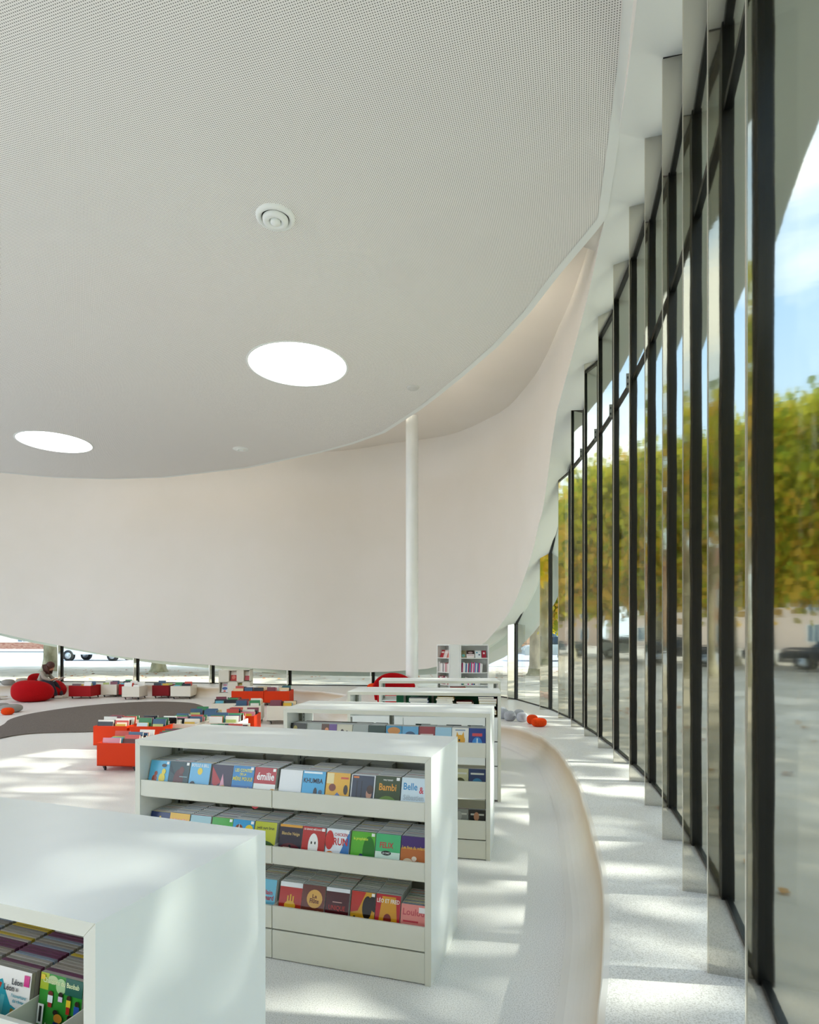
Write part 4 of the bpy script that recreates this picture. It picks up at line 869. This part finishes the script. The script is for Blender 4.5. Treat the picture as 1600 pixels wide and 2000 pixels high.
def shelf_books(M, x0, x1, z, n, h, grp, lab, cols, rnd, lean=.0):
    x = x0
    for k in range(n):
        t_ = (x1-x0)/n*rnd.uniform(.8, .98); hh = h*rnd.uniform(.85, 1.05); mb = MB(); mb.box((0,0,0), (t_, .14, hh), P(rnd.choice(cols), .4)); mb.box((.002, .002, .001), (t_-.002, .141, hh+.0005), P('efece4', .8))
        o = mb.build('book'); o.matrix_world = M @ TM((x, .03, z), 0, 0, lean); tag(o, lab, 'book', grp); x += (x1-x0)/n
rnd = random.Random(11); c1 = ['e8e4e0','c83a7a','2a9aa0','e4e6ea','3a6a9a','d85a8a','f0f0ec','a02a5a','5a8ac0','e8e8e4']
shelf_books(Mr, .03, wB*.78, Lr[1]+.001, 16, .205, 'upright books on the second shelf of the front-facing bookcase', 'upright book on the second shelf of the front-facing bookcase', c1, rnd, .05)
shelf_books(Mr, .03, wB*.7, Lr[2]+.001, 15, .15, 'upright books on the third shelf of the front-facing bookcase', 'upright book on the third shelf of the front-facing bookcase', c1+['3a8a4a','2a2a2a'], rnd, .05)
c2 = ['e8e4e0','d8d0c8','c8b8b0','b04a5a','e4e0e0','8a8a94']
shelf_books(Ml, .03, .34, Lr[1]+.001, 11, .2, 'pale upright books on the second shelf of the left-facing bookcase', 'pale upright book on the second shelf of the left-facing bookcase', c2, rnd)
shelf_books(Ml, .03, .34, Lr[2]+.001, 11, .17, 'dull upright books on the third shelf of the left-facing bookcase', 'dull upright book on the third shelf of the left-facing bookcase', c2+['4a4a54'], rnd)
for k, (p0, p1, c_, it, lab) in enumerate([(901, 911, '8a8460', [('e',.5,.3,.35,.2,'6ab0a8')], 'olive book displayed face out on the top shelf'), (912, 928, 'e6dedc', [('r',0,.5,1,.5,'3a2224'), ('e',.5,.7,.3,.14,'a89090'), ('r',.1,.3,.8,.06,'c88a98')], 'large dark and white book displayed face out on the top shelf'),
        (929, 941, 'e8eef0', [('e',.3,.7,.15,.1,'3a9ab0'), ('e',.7,.4,.15,.1,'4a5a7a')], 'white book with blue dots displayed face out on the top shelf'), (942, 951, 'a8203a', [('r',.3,.5,.4,.25,'f0d0d8')], 'crimson book displayed face out on the top shelf')]):
    X = (((p0+p1)/2)-CXP)*sc_; wv = (p1-p0-.6)*sc_; coverbook((X, YB+.06, lv[0]+.002), 0, -.45, wv, .165, c_, it, lab, .012)
for k in range(3):
    Mk = Ml @ TM((.08+k*.105, .06, Lr[0]+.001), 0, -.4)
    o = coverbook((0,0,0), 0, 0, .095, .17, ['b8303a','d8c8c4','c8685a'][k], [('r',.1,.6,.8,.2,'e8dcd8')], ['red','pale grey','salmon'][k]+' book displayed face out on the left-facing bookcase'); o.matrix_world = Mk
# ================================================================ OUTDOORS
mb = MB(); mb.add([(-150,-120,PZ-.02), (150,-120,PZ-.02), (150,160,PZ-.02), (-150,160,PZ-.02)], [(0,1,2,3)], M_ext)
# cut: the building footprint must stay open, so the ground is a ring of quads around it
mb = MB()
out_ = [Vector((p.x, p.y, PZ-.02)) for p in plan(-.21)]+[Vector((*q, PZ-.02)) for q in ((-18.5,8), (-17.5,1), (-12,-4.5), (-6,-5.6), (-3,-4.5))]
big = []
for p in out_:
    d = Vector((p.x+4, p.y-7, 0)).normalized(); big.append(Vector((p.x, p.y, PZ-.02))+d*150)
mb.strip(out_, big, M_ext, smooth=False, closed=True)
tag(mb.build('ground'), 'bright sandy gravel ground of the tree-lined square outside', 'ground', kind='structure')
# street behind
M_road = noisy('asphalt', 'a9aab0', 'b6b7bb', 30, .9)
def slab(name, p, q, r, s_, z0, z1, m, lab, cat, kind=None):
    mb = MB(); P = [Vector((*p, z1)), Vector((*q, z1)), Vector((*r, z1)), Vector((*s_, z1))]; B = [Vector((v.x, v.y, z0)) for v in P]
    mb.add(P+B, [(0,1,2,3), (0,4,5,1), (1,5,6,2), (2,6,7,3), (3,7,4,0)], m); return tag(mb.build(name), lab, cat, kind=kind)
slab('street', (-70,34), (60,22.5), (70,40), (-70,54), PZ-.03, PZ-.005, M_road, 'pale grey street running past beyond the row of trees', 'street', 'structure')
slab('kerb', (-70,54), (70,40), (70,40.4), (-70,54.4), PZ-.02, PZ+.12, mat('8b8b88', .8), 'low grey kerb on the far side of the street', 'kerb', 'structure')
slab('pavement', (-70,54.4), (70,40.4), (70,48), (-70,62), PZ-.02, PZ+.1, mat('dcd8d0', .8), 'pale pavement on the far side of the street', 'pavement', 'structure')
M_brick = noisy('brick_garden_wall', '7d4a3d', '9b7a68', 3, .9, .3, 4, (1,1,5))
slab('garden_wall', (-70,62), (-10,56), (-10,56.4), (-70,62.4), PZ, PZ+.75, M_brick, 'low dark brick garden wall across the street at the left', 'wall')
mb = MB(); base = [(2,46.5), (40,44)]
slab('stone_wall', (0,47), (40,43.5), (40,43.9), (0,47.4), PZ, PZ+.6, mat('8c8474', .9), 'low stone wall under iron railings across the street', 'wall')
t = thing('iron_railing', 'black iron railing standing on the low stone wall across the street', 'railing')
mb = MB()
for k in range(90):
    x = 1+k*.35; y = 47.1-(x)*.0875; mb.bar((x, y, PZ+.6), (x, y, PZ+1.9), .03, .03, M_dark)
mb.build('balusters', t)['kind'] = 'stuff'
mb = MB()
for z in (.8, 1.75): mb.bar((1, 47.0, PZ+z), (32.5, 44.25, PZ+z), .04, .04, M_dark)
mb.build('rails', t)
def building(name, x0, y0, x1, y1, h, depth, col, lab, nwin):
    a = Vector((x0, y0, 0)); b = Vector((x1, y1, 0)); L = (b-a).length; rz = math.atan2(y1-y0, x1-x0)
    t = thing(name, lab, 'building', (x0, y0, PZ), rz)
    mb = MB(); mb.box((0,0,0), (L, depth, h), noisy(col+'_render', col, col, 3, .85)); mb.build('walls', t)
    mb = MB(); mb.add([(-.3,-.4,h), (L+.3,-.4,h), (L+.3,depth+.4,h), (-.3,depth+.4,h), (-.3,depth/2,h+2.5), (L+.3,depth/2,h+2.5)], [(0,1,5,4), (1,2,5), (2,3,4,5), (3,0,4), (0,3,2,1)], mat('8a5a48', .9)); mb.build('roof', t)
    for fl in range(int(h//3)):
        for k in range(nwin):
            x = L*(k+.5)/nwin; z = .8+fl*3
            mb = MB(); mb.box((x-.65, -.05, z-.1), (x+.65, .02, z+1.7), mat('f0efe8', .6)); w_ = mb.build('window', t)
            mb = MB(); mb.box((x-.52, -.07, z), (x-.04, -.05, z+1.6), mat('5f7784', .15)); mb.box((x+.04, -.07, z), (x+.52, -.07+.02, z+1.6), mat('5f7784', .15)); mb.build('pane', w_)
building('house', -72, 66, -22, 61, 8, 10, 'e6dccb', 'cream rendered house seen at the far left beyond the brick wall', 12)
building('house', -18, 62, 2, 58, 7, 9, 'cfc2ae', 'beige house standing across the street behind the hanging wall', 5)
building('house', 6, 53, 40, 49, 7.5, 10, 'b98f6c', 'brownish house behind the iron railings at the right', 8)
building('apartment_block', -45, -62, 5, -66, 9, 10, 'd8c4b4', 'pale apartment block far across the square, mirrored in the fins', 11)
building('apartment_block', 10, -66, 60, -60, 10, 10, 'c9ad97', 'pinkish apartment block far across the square, mirrored in the fins', 11)
bpy.data.objects['apartment_block'].location = (5, -66, PZ); bpy.data.objects['apartment_block'].rotation_euler.z += PI
bpy.data.objects['apartment_block.001'].location = (60, -60, PZ); bpy.data.objects['apartment_block.001'].rotation_euler.z += PI
# banner sign on a mast
t = thing('banner_sign', 'tall purple banner with a white stripe on a mast beside the street', 'sign', (9.6, 38.5, PZ), .1)
MB().tube([(0,0,0), (0,0,4.4)], .05, M_postg).build('mast', t)
mb = MB(); mb.box((.07,-.02,1.5), (.75,.02,4.2), mat('7d2a5c', .6)); mb.build('banner', t)
mb = MB()
mb.box((.3, -.024, 1.8), (.52, -.021, 3.8), mat('f4f0f0', .6)); mb.build('white_stripe', t)

# trees
def crown_mesh(seed, n, rx, rz, leaf):
    rnd = random.Random(seed); vs = []; fs = []; mi = []
    cl = []
    for k in range(60):
        a = rnd.uniform(0, 2*PI); b = math.acos(rnd.uniform(-.75, 1)); q = rnd.uniform(.35, 1)**.5
        cl.append(Vector((rx*q*math.sin(b)*math.cos(a), rx*q*math.sin(b)*math.sin(a), rz*q*math.cos(b))))
    for k in range(n):
        c0 = rnd.choice(cl); p = c0+Vector((rnd.gauss(0, .55), rnd.gauss(0, .55), rnd.gauss(0, .42)))
        R = Euler((rnd.uniform(0, 6), rnd.uniform(0, 6), rnd.uniform(0, 6))).to_matrix(); s = leaf*rnd.uniform(.6, 1.3); j = len(vs)
        for q in ((-.5,-.1,0), (0,-.55,.05), (.5,-.1,0), (.3,.4,-.04), (-.3,.4,-.04)): vs.append(tuple(p+R @ (Vector(q)*s)))
        fs.append((j, j+1, j+2, j+3, j+4)); mi.append(rnd.choice((0, 0, 1, 1, 1, 2, 3)) if rnd.random() > .3 else (2 if c0.z < 0 else 1))
    me = bpy.data.meshes.new('crown'); me.from_pydata(vs, [], fs)
    for m in LEAF: me.materials.append(m)
    me.polygons.foreach_set('material_index', mi); me.update(); return me
M_bark = noisy('plane_tree_bark', '8d8870', 'c9c3ab', 3.5, .9, .4, 6, (1,1,.5))
def trunk_mesh(seed, h, r):
    rnd = random.Random(seed); mb = MB()
    mb.tube([(0,0,-.05), (0,0,.12), (.01,0,.5), (0,.02,h*.5), (.05,0,h)], [r*1.9, r*1.35, r*1.05, r*.92, r*.8], M_bark, 14)
    for k in range(5):
        a = k*1.26+rnd.uniform(-.3, .3); q = rnd.uniform(1.5, 2.6)
        mb.tube([(0,0,h*.85), (math.cos(a)*.5, math.sin(a)*.5, h+.7), (math.cos(a)*q, math.sin(a)*q, h+2.6)], [r*.6, r*.4, r*.15], M_bark, 8)
    return mb.mesh('trunk')
CROWN = [crown_mesh(1, 24000, 3.1, 3.9, .23), crown_mesh(2, 24000, 3.3, 3.6, .23)]
SHADE = [crown_mesh(15, 1750, 2.9, 3.2, .32), crown_mesh(6, 1750, 3.0, 3.0, .32)]
TRUNK = [trunk_mesh(1, 2.9, .26), trunk_mesh(2, 3.2, .24)]
tn = 0
def tree(x, y, lab, sc=1, grp=None, crowns=CROWN, zc=6.0):
    global tn; tn += 1
    t = thing('plane_tree', lab, 'tree', (x, y, PZ-.02), tn*1.3, grp); t.scale = (sc, sc, sc)
    link('trunk', TRUNK[tn % 2], t); c_ = link('crown', crowns[tn % 2], t); c_.location = (0, 0, zc-(.7 if crowns is CROWN else 0)); return t
for k, (px, py, d) in enumerate([(-75,1310,'beyond the far left glass'), (99,1309,'behind the reading child'), (310,1311,'behind the row of red and cream crates'), (533,1312,'behind the magazine stand'), (800,1310,'directly behind the white column')]):
    g = gp(px, py, PZ); tree(g.x, g.y, 'pale plane tree trunk on the gravel '+d, .95)
g = gp(1046, 1318, PZ); tree(g.x, g.y, 'pale plane tree trunk between the far right glass panes', .8)
for k, (x, y, s) in enumerate([(11.5,-15,1.2), (10.9,-9.6,1.1), (10.9,-4.6,1.1), (10.4,-.2,1.08), (10.9,4.3,1.1), (10.5,9,1.12), (11.2,14,1.12), (10.8,19.5,1.15)]):
    tree(x, y, 'broad yellow-green plane tree shading the right side of the building', s, 'plane trees along the right side of the building', SHADE)
for k, (x, y) in enumerate([(-22,-29),(-14.5,-30.5),(-9,-28.8),(-3.9,-27.6),(.2,-25.6),(3.6,-23),(7.2,-19),(14,-27),(19,-29)]):
    tree(x, y, 'tall yellow-green plane tree far across the square', 1.22, 'plane trees across the square')

# cars
def car_mesh(col):
    t = {}
    L, W, Hh = 4.2, 1.72, 1.45; mb = MB(); pm = mat(col, .25)
    prof = [(-2.1,.35), (-2.08,.75), (-1.9,.88), (-1.15,.98), (-.5,1.4), (.85,1.43), (1.55,1.02), (2.02,.95), (2.1,.4)]
    low = [(-2.1,.35), (-2.08,.75), (-1.9,.88), (-1.15,.95), (1.5,.98), (2.02,.93), (2.1,.4)]
    def ext(pr, w1, w2f, m):
        n = len(pr); vs = [(x, -w2f(z), z) for x, z in pr]+[(x, w2f(z), z) for x, z in pr]
        fs = [tuple(range(n)), tuple(range(2*n-1, n-1, -1))]+[(i, n+i, n+(i+1) % n, (i+1) % n) for i in range(n)]
        mb.add(vs, fs, m)
    ext(low, 0, lambda z: .86 if z < .9 else .82, pm)
    return mb
def car(x, y, rz, col, lab, grp=None):
    t = thing('car', lab, 'car', (x, y, PZ-.02), rz, grp)
    car_mesh(col).build('body', t, .05)
    mb = MB(); pts = [(-1.1,.97), (-.5,1.38), (.8,1.38), (1.45,.97)]
    vs = [(x_, s*(.8 if z < 1 else .66), z) for s in (-1, 1) for x_, z in pts]
    mb.add(vs, [(0,1,2,3), (7,6,5,4), (0,4,5,1), (2,6,7,3)], mat('26313a', .05)); mb.add([vs[1], vs[2], vs[6], vs[5]], [(0,1,2,3)], mat(col, .25)); mb.build('cabin', t)
    for sx in (-1.3, 1.3):
        for sy in (-.78, .78):
            mb = MB(); T = TM((sx, sy, .31), 0, PI/2); mb.rev([(.001,-.1), (.31,-.1), (.31,.1), (.001,.1)], mat('141414', .7), T, 20); w_ = mb.build('wheel', t)
            mb = MB(); mb.rev([(.001,-.11), (.18,-.11), (.18,.11), (.001,.11)], mat('a8abad', .3, .8), T, 16); mb.build('hubcap', w_)
    for sy in (-.6, .6):
        mb = MB(); mb.box((-2.13, sy-.16, .62), (-2.05, sy+.16, .75), mat('f2f2ea', .1)); mb.build('headlight', t)
        mb = MB(); mb.box((2.03, sy-.14, .68), (2.11, sy+.14, .82), mat('a01818', .2)); mb.build('tail_light', t)
    return t
cc = [('c9ced2','silver'), ('23303c','navy'), ('dfe3e4','white'), ('2b2d30','black'), ('8f979c','grey'), ('3c5a6b','blue'), ('b9bec0','pale grey'), ('7a2a24','dark red')]
for k, (c_, nm) in enumerate(cc):
    car(-17+k*5.4, -25.2+(.3 if k % 2 else 0), (.05 if k % 2 else -.04), c_, nm+' parked car in the row across the square, seen in the mirrored fins')
g = gp(176, 1291, PZ); car(g.x, g.y+1, -.09, 'e4e8ea', 'white car passing on the street beyond the glass at the left')
car(8.5, 33.5, -.09, 'aab4b4', 'pale silver car on the street beyond the far right glass panes')
car(13.6, 33.0, -.09, '3f5148', 'dark green car on the street to the right of the pale silver car')
# fallen leaves
mb = MB(); rnd = random.Random(4)
for k in range(700):
    if k < 420: x = rnd.uniform(-1, 9); y = rnd.uniform(-14, 8)
    else: x = rnd.uniform(-14, 6); y = rnd.uniform(19, 25)
    T = TM((x, y, PZ-.01), rnd.uniform(0, 6), rnd.uniform(-.3, .3)); s = rnd.uniform(.035, .075)
    # keep only outside the glass
    ok = y > 18.8
    if not ok:
        for a, b in zip(Ef, Ef[1:]):
            if a.y <= y < b.y: ok = x > a.x+.45; break
        if y < Ef[0].y: ok = x > -1
    if ok: mb.add([(-s,0,.004), (-s*.3,-s*.7,.012), (s,-s*.1,.004), (s*.4,s*.7,.014), (-s*.5,s*.6,.006)], [(0,1,2,3,4)], mat(rnd.choice(('b0743c','a86030','c08a48')), .8), T)
tag(mb.build('fallen_leaves'), 'scattered brown autumn leaves lying on the gravel outside', 'leaves', kind='stuff')

# ================================================================ LIGHT
sun = bpy.data.lights.new('sun', 'SUN'); sun.energy = 11; sun.angle = math.radians(1.0); sun.color = (1, .95, .87)
so_ = bpy.data.objects.new('sun', sun); C.objects.link(so_)
el = math.radians(33); d = Vector((math.cos(el)*.993, -math.cos(el)*.115, math.sin(el)))
so_.rotation_euler = d.to_track_quat('Z', 'Y').to_euler(); so_.location = (20, 0, 15)
W = bpy.data.worlds.new('sky'); bpy.context.scene.world = W; W.use_nodes = True; nt = W.node_tree; N = nt.nodes; L = nt.links
bg = N['Background']; tc = N.new('ShaderNodeTexCoord'); sp = N.new('ShaderNodeSeparateXYZ'); L.new(tc.outputs['Generated'], sp.inputs[0])
r1 = N.new('ShaderNodeValToRGB'); e_ = r1.color_ramp.elements; e_[0].position = .5; e_[0].color = (.72, .84, .96, 1); e_[1].position = .85; e_[1].color = (.2, .42, .8, 1)
mp = N.new('ShaderNodeMapRange'); mp.inputs['From Min'].default_value = -1; L.new(sp.outputs['Z'], mp.inputs[0]); L.new(mp.outputs[0], r1.inputs[0])
mpg = N.new('ShaderNodeMapping'); mpg.inputs['Scale'].default_value = (1.6, 1.6, 3.6); L.new(tc.outputs['Generated'], mpg.inputs[0])
no = N.new('ShaderNodeTexNoise'); no.inputs['Scale'].default_value = 1.7; no.inputs['Detail'].default_value = 7; L.new(mpg.outputs[0], no.inputs['Vector'])
r2 = N.new('ShaderNodeValToRGB'); r2.color_ramp.elements[0].position = .45; r2.color_ramp.elements[1].position = .62; L.new(no.outputs['Fac'], r2.inputs[0])
mx = N.new('ShaderNodeMix'); mx.data_type = 'RGBA'; L.new(r2.outputs[0], mx.inputs[0]); L.new(r1.outputs[0], mx.inputs[6]); mx.inputs[7].default_value = (1.0, 1.0, 1.0, 1)
L.new(mx.outputs[2], bg.inputs[0]); bg.inputs[1].default_value = 4.0

cam = bpy.data.cameras.new('camera'); co = bpy.data.objects.new('camera', cam); C.objects.link(co)
co.location = (0, 0, H); co.rotation_euler = (PI/2, 0, 0)
cam.sensor_fit = 'HORIZONTAL'; cam.sensor_width = 36; cam.lens = F/1600*36; cam.shift_y = (HOR-1000)/1600; cam.clip_start = .02; cam.clip_end = 500
S = bpy.context.scene; S.camera = co
S.view_settings.view_transform = 'Standard'; S.view_settings.exposure = -.14
S.cycles.max_bounces = 10; S.cycles.diffuse_bounces = 8; S.cycles.glossy_bounces = 6; S.cycles.transparent_max_bounces = 24
S.cycles.caustics_reflective = False; S.cycles.caustics_refractive = False; S.cycles.sample_clamp_indirect = 4
S.cycles.use_denoising = True
